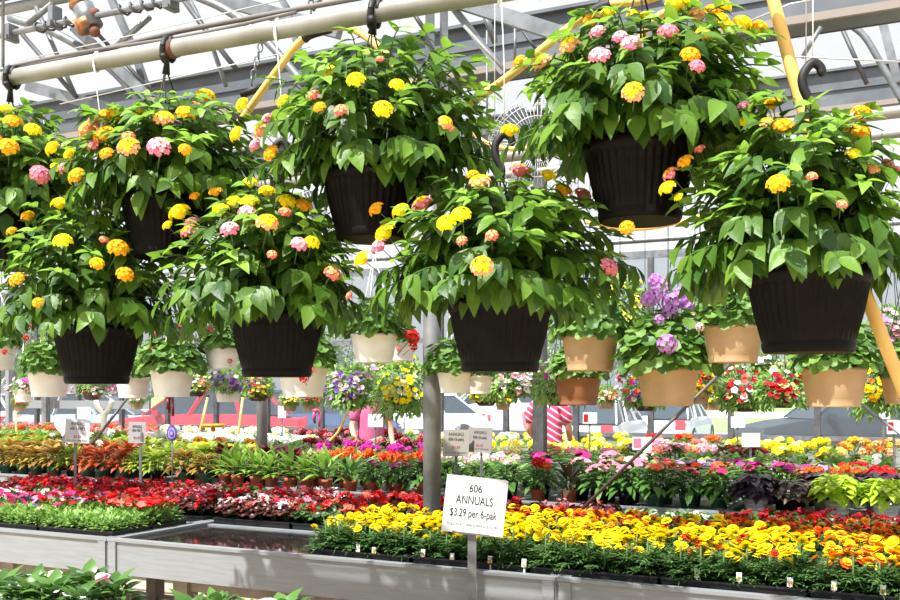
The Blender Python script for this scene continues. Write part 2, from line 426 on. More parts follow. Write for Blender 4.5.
def slab(s0, s1, v0, v1, z0, z1):
    b = MB(); p = [SV(s, v, z) for z in (z0, z1) for s, v in ((s0, v0), (s1, v0), (s1, v1), (s0, v1))]
    k = len(b.v); b.v += [tuple(x) for x in p]
    for f in ((3, 2, 1, 0), (4, 5, 6, 7), (0, 1, 5, 4), (1, 2, 6, 5), (2, 3, 7, 6), (3, 0, 4, 7)): b.f.append(f); b.m.append(0)
    return b
S0, S1 = -18.0, 9.0
struct('floor', slab(S0, S1, -5, 13.6, -.12, 0), [conc])
struct('ground', slab(-90, 70, 13.6, 41, -.14, -.02), [asph])
struct('ground_lawn', slab(-140, 110, 41, 64, -.12, .02), [lawn])
struct('ground_road', slab(-200, 160, 64, 84, -.14, 0), [road_m])
struct('ground_far_lawn', slab(-400, 320, 84, 300, -.12, .02), [lawn])
# roof sheets, bay by bay
for i, (a, c) in enumerate((((-1.5, 3.4), (1.5, 5.2)), ((1.5, 5.2), (4.5, 3.38)), ((4.7, 3.38), (6.0, 4.8)), ((6.0, 4.8), (7.3, 3.76)), ((7.5, 3.76), (10.4, 5.2)), ((10.4, 5.2), (13.5, 3.5)))):
    b = MB(); n = 18
    for k in range(n):
        s, t = S0 + (S1 - S0) * k / n, S0 + (S1 - S0) * (k + 1) / n
        b.face([SV(s, *a), SV(t, *a), SV(t, *c), SV(s, *c)])
    struct('roof_panel', b, [roof_m])
# gutters
def gutter(v, z0, z1, w):
    b = MB(); c = (S0 + S1) / 2; L = S1 - S0
    def bar(vv, zc, ww, hh, mi=0): b.box(SV(c, vv, zc), (L, ww, hh), ROW, mi)
    bar(v, z0 + .01, w, .02); bar(v - w / 2, (z0 + z1) / 2, .02, z1 - z0); bar(v + w / 2, (z0 + z1) / 2, .02, z1 - z0)
    bar(v - w / 2 - .01, z0 - .012, .02, .034, 1); bar(v - w / 2 - .025, z1, .05, .016); bar(v - w / 2 - .016, z0 + (z1 - z0) * .55, .016, .05)
    return struct('gutter', b, [gutter_m, mat('gutter_lip', (134, 124, 116), .6, .1)])
gutter(4.6, 3.15, 3.36, .24); gutter(7.4, 3.5, 3.74, .26)
# round and square posts under the gutters
def post(px, v, r, ztop, sides=24):
    b = MB(); p = SV(s_at(px, v), v); b.tube([p, p + UP * ztop], r, sides); b.tube([p, p + UP * .02], r * 2, sides)
    return struct('support_post', b, [post_m], sides > 8)
post(432, 4.63, .047, 3.15); post(262, 7.4, .05, 3.5); 
b = MB(); p = SV(s_at(540, 7.4), 7.4); b.box(p + UP * 1.75, (.09, .09, 3.5), ROW); struct('support_post', b, [steel_dark])
# back wall: knee wall, rails, studs and clear sheets
b = slab(S0, S1, 13.5, 13.56, 0, .95); struct('wall_back', b, [knee_m])
b = MB()
for z, h in ((.97, .06), (2.35, .07), (3.45, .1)): b.box(SV((S0 + S1) / 2, 13.5, z), (S1 - S0, .07, h), ROW)
struct('trim_1', b, [steel])
s577 = s_at(577, 13.5); STUDS = [s577 + 1.075 * k for k in range(-13, 6)]
for s in STUDS:
    b = MB(); b.box(SV(s, 13.46, 1.7), (.075, .07, 3.4), ROW); struct('support_post', b, [steel_dark])
for i, (a, c) in enumerate(zip(STUDS, STUDS[1:])):
    b = MB()
    for z0, z1 in ((1.0, 2.32), (2.38, 3.4)): b.face([SV(a + .04, 13.5, z0), SV(c - .04, 13.5, z0), SV(c - .04, 13.5, z1), SV(a + .04, 13.5, z1)])
    struct('window_%d' % (i + 1), b, [pane_m])
# left-hand framing seen low at the edge of the wall
for px, v, w, m in ((9, 11.9, .085, alu), (46, 12.4, .1, post_m)):
    b = MB(); p = SV(s_at(px, v), v); b.box(p + UP * 1.7, (w, w, 3.4), ROW); struct('support_post', b, [m])
b = MB(); b.beam(SV(s_at(20, 12.6), 12.6, 1.35), SV(s_at(150, 12.6), 12.6, 1.35), .05, .14); struct('trim_2', b, [alu])
# trussing under the near roof slope; (pixel path, v, kind, width px)
def at(px, py, v): return W(px, py, Yat(px, v))
def member(name, pts, v, wpx, m, flat=False, curve=False, dv=0.0):
    P = [at(x, y, v + dv * i) for i, (x, y) in enumerate(pts)]; w = 1.15 * wpx * P[0].y / F; b = MB()
    if curve: P = catmull(P, 6)
    if flat:
        for p, q in zip(P, P[1:]): b.beam(p, q, w * .7, w)
    else: b.tube(P, w / 2, 8)
    return struct(name, b, [m], not flat)
member('roof_purlin', [(-60, 23), (95, -9)], 3.75, 9, alu); member('roof_purlin', [(-60, 10), (70, -18)], 3.7, 8, steel_dark)
member('vent_shaft', [(-60, 48), (0, 35.5), (75, 20), (150, 5), (240, -14)], 3.5, 5, steel)
member('roof_bow', [(10, 18), (50, 31), (85, 50), (115, 73), (150, 112)], 3.62, 7, steel, curve=True)
member('roof_brace', [(74, 27), (152, 100)], 3.58, 8, steel, True); member('roof_brace', [(98, 34), (152, 92)], 3.6, 3.5, steel_dark)
member('roof_brace', [(22, 34), (76, 97)], 3.64, 4, steel_dark); member('roof_brace', [(36, 7), (76, 97)], 3.68, 4, steel)
member('roof_brace', [(110, -4), (133, 48), (152, 104)], 3.66, 6, steel, True); member('roof_brace', [(150, 17), (112, 50)], 3.56, 5, steel)
member('roof_brace', [(52, 4), (28, 24)], 3.6, 5, steel)
member('roof_brace', [(182, -2), (207, 32), (236, 69)], 3.6, 4.5, steel_dark); member('roof_brace', [(189, -2), (210, 40), (226, 86)], 3.66, 4, steel)
member('roof_bow', [(195, -4), (222, 8), (250, 26), (275, 50), (304, 84)], 3.62, 7, steel, curve=True)
member('roof_beam', [(28, 86), (122, 112)], 3.72, 9, steel, True); member('roof_beam', [(208, -4), (340, 32)], 3.66, 11, steel, True)
member('roof_beam', [(438, -5), (592, 44)], 3.72, 12, steel, True)
member('roof_brace', [(280, -3), (287, 8), (302, 62)], 3.64, 5, steel, True); member('roof_brace', [(312, 10), (322, -4)], 3.6, 5, steel)
member('roof_brace', [(430, 8), (430, 120)], 3.75, 8, gutter_m, True); member('roof_brace', [(444, 12), (444, 110)], 3.8, 7, steel, True)
member('roof_brace', [(410, 8), (426, 32)], 3.7, 4, steel_dark); member('roof_brace', [(452, 6), (504, 73)], 3.76, 6, steel, True)
member('roof_brace', [(481, 4), (495, 42)], 3.85, 6, steel); member('roof_brace', [(515, 27), (515, 62)], 3.9, 2.5, steel)
member('roof_brace', [(522, 30), (538, 52)], 3.9, 3, steel_dark); member('tension_rod', [(464, 26), (508, 74)], 3.66, 3, pipe_m)
member('roof_wire', [(-20, 70), (150, 31), (290, -2)], 3.4, .9, wire_m); member('roof_wire', [(60, 104), (310, 47)], 3.5, .9, wire_m)
member('roof_wire', [(775, 55.5), (905, 62)], 4.2, 1.6, wire_m); member('roof_wire', [(740, 25), (790, 4), (840, -6)], 4.2, 1.4, wire_m)
member('roof_brace', [(821, 27), (802, 58)], 4.3, 4, steel); member('roof_brace', [(840, 24), (867, 84)], 5.3, 4, steel_dark)
member('roof_bow', [(846, 22), (864, 36), (880, 62), (904, 104)], 5.3, 6, steel, curve=True); member('roof_brace', [(881, 16), (898, 82)], 5.4, 7, steel, True)
member('roof_brace', [(778, 34), (796, 104)], 5.3, 4, steel_dark); member('roof_brace', [(664, 0), (676, 12)], 4.2, 6, steel)
# clamps where the shaft is carried
for px, py, w, h in ((11, 33, 8, 15), (55, 17, 6.5, 20), (171, 4, 10, 11)):
    p = at(px, py, 3.5); k = p.y / F; b = MB(); b.box(p, (w * k, .06, h * k), ROW); b.box(p - UP * h * k * .4, (w * k * .7, .08, h * k * .3), ROW)
    struct('shaft_bracket', b, [steel])
for px, py in ((43, 27), (128, 9)):
    p = at(px, py, 3.5); k = p.y / F; d = (at(150, 5, 3.5) - at(0, 35.5, 3.5)).normalized(); b = MB()
    q = d.orthogonal().normalized(); w = d.cross(q)
    b.tube([p + d * (t * .012 - .06) + (q * cos(t * 1.1) + w * sin(t * 1.1)) * .025 for t in range(26)], .006, 5)
    struct('shaft_spring', b, [steel_dark], True)

# ================================================================== overhead things
PZ = lambda px: CZ + 1.155
def pipe_at(px, dz=0.0):
    v = 2.594; Y = Yat(px, v); z0, z1 = CZ + 1.172, CZ + 1.14
    t = (px - 10) / 430; return Vector(((px - 450) / F * Y, Y, z0 + (z1 - z0) * min(max(t, -.5), 1.6) + dz))
t = thing('overhead_pipe', 'long pale painted pipe overhead that carries the lantana baskets', 'pipe', pipe_at(450))
o0 = pipe_at(450)
b = MB(); b.tube([pipe_at(x) - o0 for x in range(7, 1000, 55)], .029, 20); obj('pipe', b.mesh('pipe', [pipe_m]), t)
b = MB(); b.tube([pipe_at(166) - o0, pipe_at(176) - o0], .032, 20); obj('collar', b.mesh('collar', [rust]), t)
b = MB(); b.tube([pipe_at(x, .04 + .006 * sin(x / 40)) - o0 for x in range(8, 320, 24)], .006, 8)
b.tube([pipe_at(x, .045 + (.022 if x > 180 else .022 * max(0, x - 60) / 120)) - o0 + Vector((0, .03, 0)) for x in range(8, 520, 24)], .009, 8)
obj('irrigation_line', b.mesh('irrigation_line', [mat('drip_line', (104, 98, 94), .6)]), t)
for x in (3, 590, 860):
    b = MB(); p = pipe_at(x) - o0; b.tube([p + UP * .03, p + UP * 1.25], .006, 6); b.tube([p + UP * .04, p + UP * .028], .012, 10); obj('hanger_rod', b.mesh('hanger_rod', [steel]), t)
def long_pipe(v, z, r, label, m):
    t = thing('basket_pipe', label, 'pipe', SV(-3, v, z)); o = SV(-3, v, z); b = MB()
    b.tube([SV(s, v, z) - o for s in range(-12, 6, 2)], r, 14); obj('pipe', b.mesh('basket_pipe', [m]), t)
    for s in (-11, -8, -5, -2, 1, 3):
        b = MB(); b.tube([SV(s, v, z) - o, SV(s, v, 3.3 if v < 6 else 4.5) - o], .006, 6); obj('hanger_rod', b.mesh('hanger_rod', [steel]), t)
    return t
long_pipe(4.4, 2.68, .026, 'pale pipe overhead that carries the white and tan geranium pots', pipe_m)
long_pipe(6.2, 3.02, .026, 'pipe farther back that carries the trailing petunia baskets', pipe_m)
long_pipe(9.0, 2.95, .024, 'pipe over the third bench that carries the small far pots', steel)

# roof-vent motor
p = at(87, 17, 3.5); k = p.y / F
t = thing('vent_motor', 'roof vent gear motor with copper band and two rusty balls', 'motor', p)
b = MB(); b.tube([Vector((-.02, 0, .05)), Vector((.03, 0, -.05))], .05, 20); obj('housing', b.mesh('housing', [steel]), t)
b = MB(); b.tube([Vector((-.055, 0, .075)), Vector((-.02, 0, .05))], .046, 18); b.tube([Vector((-.01, 0, -.02)), Vector((.01, 0, -.06))], .054, 18); obj('copper_band', b.mesh('copper_band', [copper]), t)
for dx, dy in ((96 - 87, 17 - 15), (96 - 87, 17 - 33)):
    b = MB(); b.lathe([(.001, -.028), (.02, -.02), (.028, 0), (.02, .02), (.001, .028)], 16); obj('ball_weight', b.mesh('ball_weight', [rust]), t, (dx * k, -.02, dy * k))
b = MB(); b.tube([Vector((-.06, -.01, -.005)), Vector((-.06, .03, -.005))], .024, 16); obj('end_cap', b.mesh('end_cap', [whitep]), t)

# yellow hose carried in loops by trolleys, and the black sleeves where it hangs
def hose(px_pts, v, w, name, label, sleeves=()):
    P = catmull([at(x, y, v) for x, y in px_pts], 10); o = P[0].copy()
    t = thing(name, label, 'hose', o); b = MB(); b.tube([p - o for p in P], w * P[len(P) // 2].y / F / 2, 12); obj('hose', b.mesh('hose', [hose_m]), t)
    for pts, chain in sleeves:
        S = catmull([at(x, y, v) - o for x, y in pts], 6); b = MB(); b.tube(S, w * P[len(P) // 2].y / F / 2 * 1.25, 12); obj('rubber_sleeve', b.mesh('rubber_sleeve', [rubber]), t)
        a = S[len(S) // 2]; b = MB()
        for i in range(18):
            c = a + UP * (.02 + i * .028); e = Vector((1, 0, 0)) if i % 2 else Vector((0, 1, 0))
            b.tube([c + (e * cos(u) * .009 + UP * sin(u) * .018) for u in [j * pi / 4 for j in range(9)]], .003, 5, cap=False)
        obj('hanging_chain', b.mesh('hanging_chain', [steel]), t)
    if not sleeves:
        a = P[len(P) // 3] - o; b = MB(); b.tube([a, a + UP * max(.3, 3.2 - (a + o).z)], .0018, 5); obj('hanging_cord', b.mesh('hanging_cord', [wire_m]), t)
    return t
hose([(236, 128), (252, 105), (276, 72), (296, 46), (311, 34), (328, 28), (346, 27), (362, 34), (384, 52), (404, 78), (425, 104), (452, 112), (484, 94), (517, 70), (556, 38), (588, 14), (612, 4), (640, 1), (664, -6)],
     2.86, 8, 'hose', 'yellow hose hanging in loops from chains behind the upper lantana baskets',
     (([(304, 39), (311, 34), (330, 28.5)], 1), ([(584, 17), (600, 8), (611, 4)], 1)))
hose([(690, -12), (672, 8), (652, 22), (632, 52)], 2.95, 8, 'hose', 'yellow hose end dropping behind the top of the highest lantana basket')
hose([(768, -20), (776, 10), (792, 70), (806, 120), (828, 205), (850, 258), (868, 300), (888, 352), (918, 430), (938, 520)], 2.72, 13, 'hose', 'thick pale yellow hose slanting down behind the lantana with the black S hook')
hose([(470, 128), (486, 143), (520, 149), (556, 140), (590, 128)], 3.6, 5, 'hose', 'low sagging loop of yellow hose in front of the wire fan guard')
hose([(585, 222), (630, 229), (672, 224), (730, 206)], 3.75, 4, 'hose', 'thin yellow hose sagging just under the highest black pot')
hose([(330, 441), (338, 432), (346, 416), (353, 395), (356, 380)], 8.3, 2.6, 'hose', 'yellow hose curving down behind the lavender basket')
# chain with black grip hanging by the upper left hose
p = at(249, 92, 2.88); t = thing('hose_hook', 'short chain with black rubber grip hanging beside the yellow hose', 'hook', p)
b = MB(); b.tube([Vector((-.03, 0, -.012)), Vector((.055, 0, .022))], .013, 12); obj('grip', b.mesh('grip', [rubber]), t)
b = MB()
for i in range(7):
    c = Vector((.01 + .006 * i, 0, .04 + i * .024)); e = Vector((1, 0, 0)) if i % 2 else Vector((0, 1, 0))
    b.tube([c + (e * cos(u) * .009 + UP * sin(u) * .017) for u in [j * pi / 4 for j in range(9)]], .003, 5, cap=False)
obj('chain', b.mesh('chain', [steel]), t)

# circulation fans with wire guards
def fan(px, py, v, r, label):
    p = at(px, py, v); t = thing('circulation_fan', label, 'fan', p, ROW + .35)
    b = MB()
    for i in range(60):
        a = 2 * pi * i / 60; o = Vector((cos(a), 0, sin(a)))
        b.tube([o * .03 + Vector((0, -.09, 0)), o * r * .6 + Vector((0, -.085, 0)), o * r + Vector((0, -.04, 0)), o * r + Vector((0, .06, 0))], .0018, 4)
    for q, y in ((.3, -.09), (.6, -.085), (.85, -.06), (1, -.04), (1, .06)):
        b.tube([Vector((cos(a) * r * q, y, sin(a) * r * q)) for a in [2 * pi * i / 40 for i in range(41)]], .0025, 4, cap=False)
    obj('wire_guard', b.mesh('wire_guard', [wire_m]), t)
    for i in range(3):
        a = i * 2.094; b = MB(); o = Vector((cos(a), 0, sin(a))); w = Vector((-sin(a), 0, cos(a)))
        b.leaf(o * .03, o, (w * .5 + Vector((0, 1, 0))), r * .85, r * .5, [(0, .4), (.5, 1), (.9, .9), (1, .6)], .15, .05); obj('blade', b.mesh('blade', [gutter_m]), t)
    b = MB(); b.tube([Vector((0, -.03, 0)), Vector((0, .14, 0))], .06, 18); obj('motor', b.mesh('motor', [steel_dark]), t)
    b = MB(); b.tube([Vector((0, .1, .05)), Vector((0, .1, .95))], .012, 8); obj('hanging_bracket', b.mesh('hanging_bracket', [steel]), t)
fan(538, 150, 5.2, .28, 'round wire guarded fan hanging behind the yellow hose loop')
fan(322, 225, 5.6, .27, 'wire guarded fan glimpsed between two dark lantana baskets at left')
# ================================================================== lantana baskets
HEADS = dict(y=('yellow', 'yellow'), o=('gold', 'gold'), oy=('yellow', 'gold'), po=('yellow', 'peach'), p=('pale', 'pink'), py=('yellow', 'pale'), s=('peach', 'salmon'), op=('gold', 'rose'), r=('pink', 'rose'))
def lantana(px, ybot, cx, top, hw, label, heads, upper, seed, skirt=34, apex=None):
    r = random.Random(seed); U = r.uniform
    Y = Yat(px, 2.594); base = W(px, ybot, Y)
    t = thing('hanging_basket', label, 'hanging basket', base, 0, 'lantana hanging baskets')
    obj('pot', POTS['fluted'], t, q=Quaternion((0, 0, 1), seed))
    k = Y / F; ox = (cx - px) * k; rx = hw * k; H = (ybot - top) * k
    C = Vector((ox, 0, .2)); rz = H - .2; ry = min(rx, .33)
    m = MB()
    n = 96
    for i in range(n):
        q = (i + .5) / n; th = .08 + 1.72 * q ** .72; az = i * 2.39996 + U(-.25, .25)
        R_ = U(.8, 1.06); ct = cos(th)
        tip = Vector((C.x + rx * min(1, 1.12 * sin(th) ** .85) * cos(az) * R_, ry * min(1, 1.12 * sin(th) ** .85) * sin(az) * R_, .2 + (rz * ct * R_ if ct > 0 else .2 * ct) + .03))
        p0 = Vector((ox * .2 + .05 * cos(az), .05 * sin(az), .17)); c = Vector((tip.x * .5, tip.y * .5, .2 + (tip.z - .2) * .72 + .1))
        P = [(1 - u) ** 2 * p0 + 2 * u * (1 - u) * c + u * u * tip for u in [j / 7 for j in range(8)]]
        m.tube(P, [.0034 - .0002 * j for j in range(8)], 4, 2, False)
        low = ct < .25
        for j in range(2, 10):
            u = .3 + .7 * (j - 2) / 7; p = (1 - u) ** 2 * p0 + 2 * u * (1 - u) * c + u * u * tip
            if p.z < .2 and p.x ** 2 + p.y ** 2 < .025: continue
            tg = (2 * (1 - u) * (c - p0) + 2 * u * (tip - c)).normalized(); rad = Vector((p.x - ox * .5, p.y, 0)); rad = rad.normalized() if rad.length > .01 else Vector((1, 0, 0))
            sd = tg.cross(UP if j % 2 else rad); sd = sd.normalized() if sd.length > .05 else tg.orthogonal().normalized()
            for sg in (-1, 1):
                last = j > 7
                L = U(.05, .084) * (.75 if last and not low else 1.0)
                d = sd * sg * .7 + tg * .3 + rad * .45 + UP * (U(-1.3, -.4) if low else (U(-.85, -.1) if not last else U(-.2, .4)))
                m.leaf(p, d, UP * .8 + rad * (.9 if low else .5) + Vector((U(-.2, .2), U(-.2, .2), 0)), L, L * U(.52, .62), OVATE, .24, U(.1, .45), 1 if last and not low and r.random() < .8 else 0)
    for i in range(skirt + (14 if upper and px < 600 else 0)):            # big old leaves hanging over the rim
        az = i * 2.39996 + U(-.3, .3); o = Vector((cos(az), sin(az), 0)); rr = U(.13, .2); p = Vector((o.x * rr + ox * .15, o.y * rr, U(.17 if upper else .2, .27)))
        L = U(.06, .092); m.leaf(p, o * U(.25, .6) + UP * U(-1.1, -.6), o + UP * .3, L, L * U(.5, .6), OVATE, .2, U(.1, .4), 0)
    obj('foliage', m.mesh('lantana_foliage', [L_lant, L_lant_new_lit, stemg]), t)
    for x, y, kind, *sz in heads:
        w = W(x, y, Y) - base; qq = ((w.x - C.x) / rx) ** 2 + (max(w.z - .2, 0) / rz) ** 2
        off = ry * sqrt(max(0, 1 - qq)) * 1.1 + .075
        f = 1 - off / Y                    # nearer, on the same line of sight
        p = W(x, y, Y - off) - base
        d = Vector(((p.x - C.x) * .8, p.y * .8, max(p.z - .2, 0) * .6 + .16)).normalized()
        a, c2 = HEADS[kind]; s = (sz[0] if sz else 22) * (Y - off) / F / .047
        obj('flower_head', flower('lantana', a, c2), t, p, qz(d, U(0, 6)), s)
    # hanger: three strands, a black hook, and a strap or wire up to the pipe
    rim = .195; az = apex if apex else .62; h = MB(); top_p = pipe_at(px) - base
    apx = Vector((top_p.x, top_p.y * .5, az))
    for a in (.5, 2.6, 4.7):
        e = Vector((.148 * cos(a), .148 * sin(a), rim)); h.tube([e - UP * .02, e, apx + Vector((cos(a) * .008, sin(a) * .008, 0))], .0028, 5)
    obj('strand', h.mesh('strand', [rubber]), t)
    h = MB()
    if upper:
        h.tube([apx, apx + (top_p - apx) * .5 + Vector((.006, -.01, 0)), top_p + Vector((0, -.042, -.03))], [.014, .009, .012], 8)
        h.tube([top_p + Vector((.005 * sin(u), -.036 * cos(u), .036 * sin(u))) for u in [j * 2 * pi / 16 for j in range(17)]], .011, 8, cap=False)
        h.tube([top_p + Vector((.02 + .005 * sin(u), -.036 * cos(u), .036 * sin(u))) for u in [j * 2 * pi / 16 for j in range(12)]], .009, 8)
        obj('hook', h.mesh('hook', [rubber]), t)
    else:
        hp = catmull([apx + Vector((.0, 0, -.005)), apx + Vector((.004, 0, .03)), apx + Vector((-.012, 0, .07)), apx + Vector((-.012, 0, .1)), apx + Vector((.01, 0, .128)), apx + Vector((.03, 0, .118)), apx + Vector((.035, 0, .095))], 6)
        h.tube(hp, [.015, .014] + [.0115] * (len(hp) - 4) + [.008, .005], 10); obj('hook', h.mesh('hook', [rubber]), t)
        g = MB(); a = apx + Vector((.012, 0, .122)); g.tube([a, (a + top_p) / 2 + Vector((.006, 0, 0)), top_p + Vector((0, -.04, 0))], .0016, 5)
        g.tube([top_p + Vector((.004 * sin(u), -.033 * cos(u), .033 * sin(u))) for u in [j * 2 * pi / 14 for j in range(15)]], .0042, 6, cap=False)
        obj('cord', g.mesh('cord', [wire_white]), t)
    return t
lantana(808, 353, 790, 118, 116, 'black fluted pot of lantana with the large S hook, lowest at the pipe end', [
    (745, 122, 'y', 21), (744, 107, 'p', 15), (773, 105, 'o', 19), (783, 127, 'o', 22), (778, 185, 'oy', 24), (812, 177, 's', 12), (861, 115, 'o', 23), (857, 134, 'o', 28), (853, 155, 'y', 17), (887, 165, 'r', 15),
    (896, 172, 'r', 15), (872, 170, 'po', 17), (686, 163, 'o', 19), (671, 175, 'op', 18), (668, 189, 'y', 20), (679, 198, 'y', 11), (700, 150, 's', 12), (766, 124, 'po', 16), (842, 205, 's', 12)], False, 3, 40, .585)
lantana(500, 372, 503, 180, 127, 'black fluted pot of lantana hanging above the two grey annuals signs', [
    (473, 176, 'o', 15), (480, 184, 'po', 24), (510, 132, 'y', 20), (519, 172, 'op', 22), (548, 177, 'y', 18), (563, 192, 'o', 20), (582, 196, 'op', 20), (377, 210, 'o', 18), (401, 212, 'y', 20), (423, 206, 'op', 24), (386, 234, 'y', 24),
    (380, 247, 'p', 20), (363, 260, 'y', 20), (447, 224, 'y', 22), (461, 216, 'y', 22), (482, 267, 'po', 24), (350, 296, 's', 10), (608, 268, 'r', 22), (492, 236, 's', 14), (462, 241, 's', 12)], False, 5, 40, .545)
lantana(277, 377, 264, 192, 102, 'black fluted pot of lantana hanging over the left steel post', [
    (180, 214, 'y', 24), (192, 224, 'p', 17), (190, 233, 'op', 20), (168, 226, 'y', 12), (222, 209, 'y', 20), (230, 230, 'p', 20), (247, 213, 'p', 19), (250, 203, 'y', 20), (267, 224, 'po', 24), (286, 203, 'y', 22), (234, 203, 'y', 18),
    (299, 245, 'p', 18), (303, 207, 'o', 20), (312, 243, 'y', 17), (332, 274, 's', 18), (216, 193, 'o', 15), (250, 184, 'y', 17), (267, 193, 'y', 19), (195, 197, 'o', 12), (285, 213, 's', 14), (272, 255, 's', 11)], False, 8, 38)
lantana(97, 384, 90, 206, 98, 'black fluted pot of lantana hanging above the left white price sign', [
    (60, 205, 'y', 19), (28, 217, 'oy', 15), (63, 242, 'y', 20), (118, 249, 'o', 22), (97, 264, 'oy', 15), (125, 275, 'o', 18), (18, 280, 'o', 18), (38, 303, 'o', 12), (12, 232, 'o', 12), (104, 240, 's', 10)], False, 12, 38)
lantana(640, 222, 650, 16, 132, 'black fluted pot of lantana hanging highest behind the yellow hose', [
    (543, 64, 'po', 22), (570, 47, 'po', 24), (593, 21, 'o', 22), (598, 33, 'p', 18), (598, 56, 'p', 20), (520, 62, 'o', 15), (608, 15, 'y', 18), (633, 15, 'y', 14), (645, 17, 'y', 14), (620, 38, 'p', 17), (631, 45, 'p', 22), (603, 57, 'p', 18),
    (633, 93, 'po', 24), (668, 33, 'r', 22), (690, 56, 'o', 21), (697, 67, 'r', 17), (676, 6, 'y', 24), (690, 3, 'y', 18), (697, 18, 'po', 24), (720, 21, 'y', 20), (727, 29, 'y', 20), (742, 25, 'y', 22), (759, 29, 'oy', 20), (723, 7, 'y', 18), (703, 35, 'oy', 18), (712, 12, 'o', 18), (627, 228, 'o', 16)], True, 21, 30)
lantana(372, 240, 386, 45, 124, 'black fluted pot of lantana in the upper row strapped near the hose loop', [
    (330, 73, 'oy', 18), (356, 81, 'y', 21), (397, 86, 'y', 17), (383, 110, 'y', 21), (314, 96, 's', 14), (320, 108, 'o', 14), (341, 111, 's', 15), (445, 123, 'po', 16), (284, 102, 'y', 16), (272, 154, 'o', 19), (262, 132, 'po', 20), (268, 120, 'p', 15),
    (243, 105, 'y', 16), (237, 135, 'y', 17), (256, 146, 'p', 16), (380, 60, 's', 10), (450, 128, 's', 10)], True, 34, 34)
lantana(166, 258, 172, 108, 104, 'black fluted pot of lantana crowded with pink and orange heads, strapped by the rusty collar', [
    (90, 131, 'po', 24), (107, 118, 'oy', 24), (97, 122, 'p', 20), (117, 117, 'y', 18), (105, 136, 'o', 24), (129, 148, 'po', 24), (95, 146, 'r', 16), (153, 105, 's', 18), (164, 120, 'po', 22), (186, 115, 'oy', 22), (159, 148, 'p', 24), (174, 106, 'p', 16), (206, 97, 'oy', 20),
    (195, 107, 's', 15), (107, 154, 'o', 15), (185, 150, 'o', 14), (128, 138, 's', 16), (53, 149, 'y', 17), (67, 168, 'p', 17), (77, 177, 'oy', 20), (70, 155, 'y', 14), (140, 115, 'o', 14)], True, 47, 34)
lantana(10, 269, 10, 116, 84, 'black fluted pot of lantana cut off at the picture edge under the pipe end', [
    (7, 110, 'y', 15), (13, 123, 'oy', 20), (33, 131, 'y', 18), (8, 148, 'o', 22), (40, 175, 'r', 21), (-8, 140, 'o', 20), (56, 168, 'y', 12)], True, 55, 34)

# ================================================================== geranium and petunia baskets behind
def tub_basket(name, label, cat, px, ybot, wtop, v, potk, kind, lm, blooms, group, zpipe, fscale=1.0, lift=0.0, seed=0, flat=1.0):
    """blooms: list of (pixel x, pixel y, shape, colour, size px)"""
    r = random.Random(seed + int(px)); Y = Yat(px, v); base = W(px, ybot, Y); k = Y / F
    R0 = dict(tub=.127, tubtan=.127, tubbrown=.127, bowl=.102)[potk]; sc_ = wtop * k / 2 / R0; Hh = dict(bowl=.1).get(potk, .155) * sc_
    t = thing(name, label, cat, base, r.uniform(-.3, .3), group); rz = t.rotation_euler.z
    obj('pot', POTS[potk], t, scale=sc_)
    obj('foliage', foliage(kind, lm, int(px) % 2), t, (0, 0, Hh + lift), Quaternion((0, 0, 1), r.uniform(0, 6)), (sc_ * fscale, sc_ * fscale, sc_ * fscale * flat))
    inv = Matrix.Rotation(-rz, 3, 'Z')
    for x, y, shp, c, sz in blooms:
        rad = .17 * sc_ * fscale
        q = ((x - px) * k / rad) ** 2 + ((W(x, y, Y).z - base.z - Hh - .03) / (.16 * sc_ * fscale)) ** 2
        off = rad * sqrt(max(0, 1 - q)) * 1.0 + .03
        p = inv @ (W(x, y, Y - off) - base); n = inv @ Vector(((x - px) * k, -off - .05, .16 + r.uniform(-.1, .15)))
        nat = dict(ball=.07, tiny=.034, trumpet=.06, flat=.052, spray=.06, spike=.03)[shp]
        obj('flower_head', flower(shp, *((c,) if isinstance(c, str) else c)), t, p, qz(n, r.uniform(0, 6)), sz * (Y - off) / F / nat)
    h = MB(); ap = Vector((0, 0, Hh + .42))
    for a in (.4, 2.5, 4.6): h.tube([Vector((R0 * sc_ * cos(a), R0 * sc_ * sin(a), Hh - .01)), ap], .0025, 5)
    h.tube([ap, ap + UP * .05, ap + UP * max(.06, zpipe - base.z - Hh - .42)], .0022, 5)
    obj('hanger', h.mesh('hanger', [whitep if potk in ('tub',) else rubber]), t)
    return t
def scatter(px, py, w, h, n, shp, cols, sz, seed):
    r = random.Random(seed); out = []
    for i in range(int(n * 1.35)):
        a = r.uniform(0, 6.283); q = sqrt(r.random())
        out.append((px + w / 2 * q * cos(a), py + h / 2 * q * sin(a), shp, r.choice(cols), sz * .82 * r.uniform(.85, 1.2)))
    return out
G2 = 'geranium pots in the second hanging row'
ZP2, ZP3, ZP4 = 2.66, 3.0, 2.93
def ger(px, yb, w, v, potk, label, blooms=(), fs=.95, seed=0, lm=None, flat=1.0, group=G2): return tub_basket('geranium_basket', label, 'hanging basket', px, yb, w, v, potk, 'geranium', lm or L_ger, blooms, group, ZP2, fs, .02, seed, flat)
ger(-4, 370, 40, 4.43, 'tub', 'white geranium pot half cut off at the picture edge beside the leftmost lantana', [(28, 330, 'spike', 'red', 9), (26, 338, 'ball', 'red', 8)])
ger(49, 397, 41, 4.43, 'tub', 'white geranium pot hanging low under the left lantana, no flowers showing', [(5, 352, 'ball', 'red', 7)], 1.05)
ger(133, 398, 34, 4.55, 'tub', 'white geranium pot tucked half behind the left fluted black pot', [(152, 350, 'ball', 'red', 8)], .85)
ger(172, 397, 43, 4.4, 'tub', 'white geranium pot left of the lavender basket with bushy green leaves', [(182, 327, 'ball', 'hot', 11), (158, 333, 'ball', 'hot', 8)], 1.1)
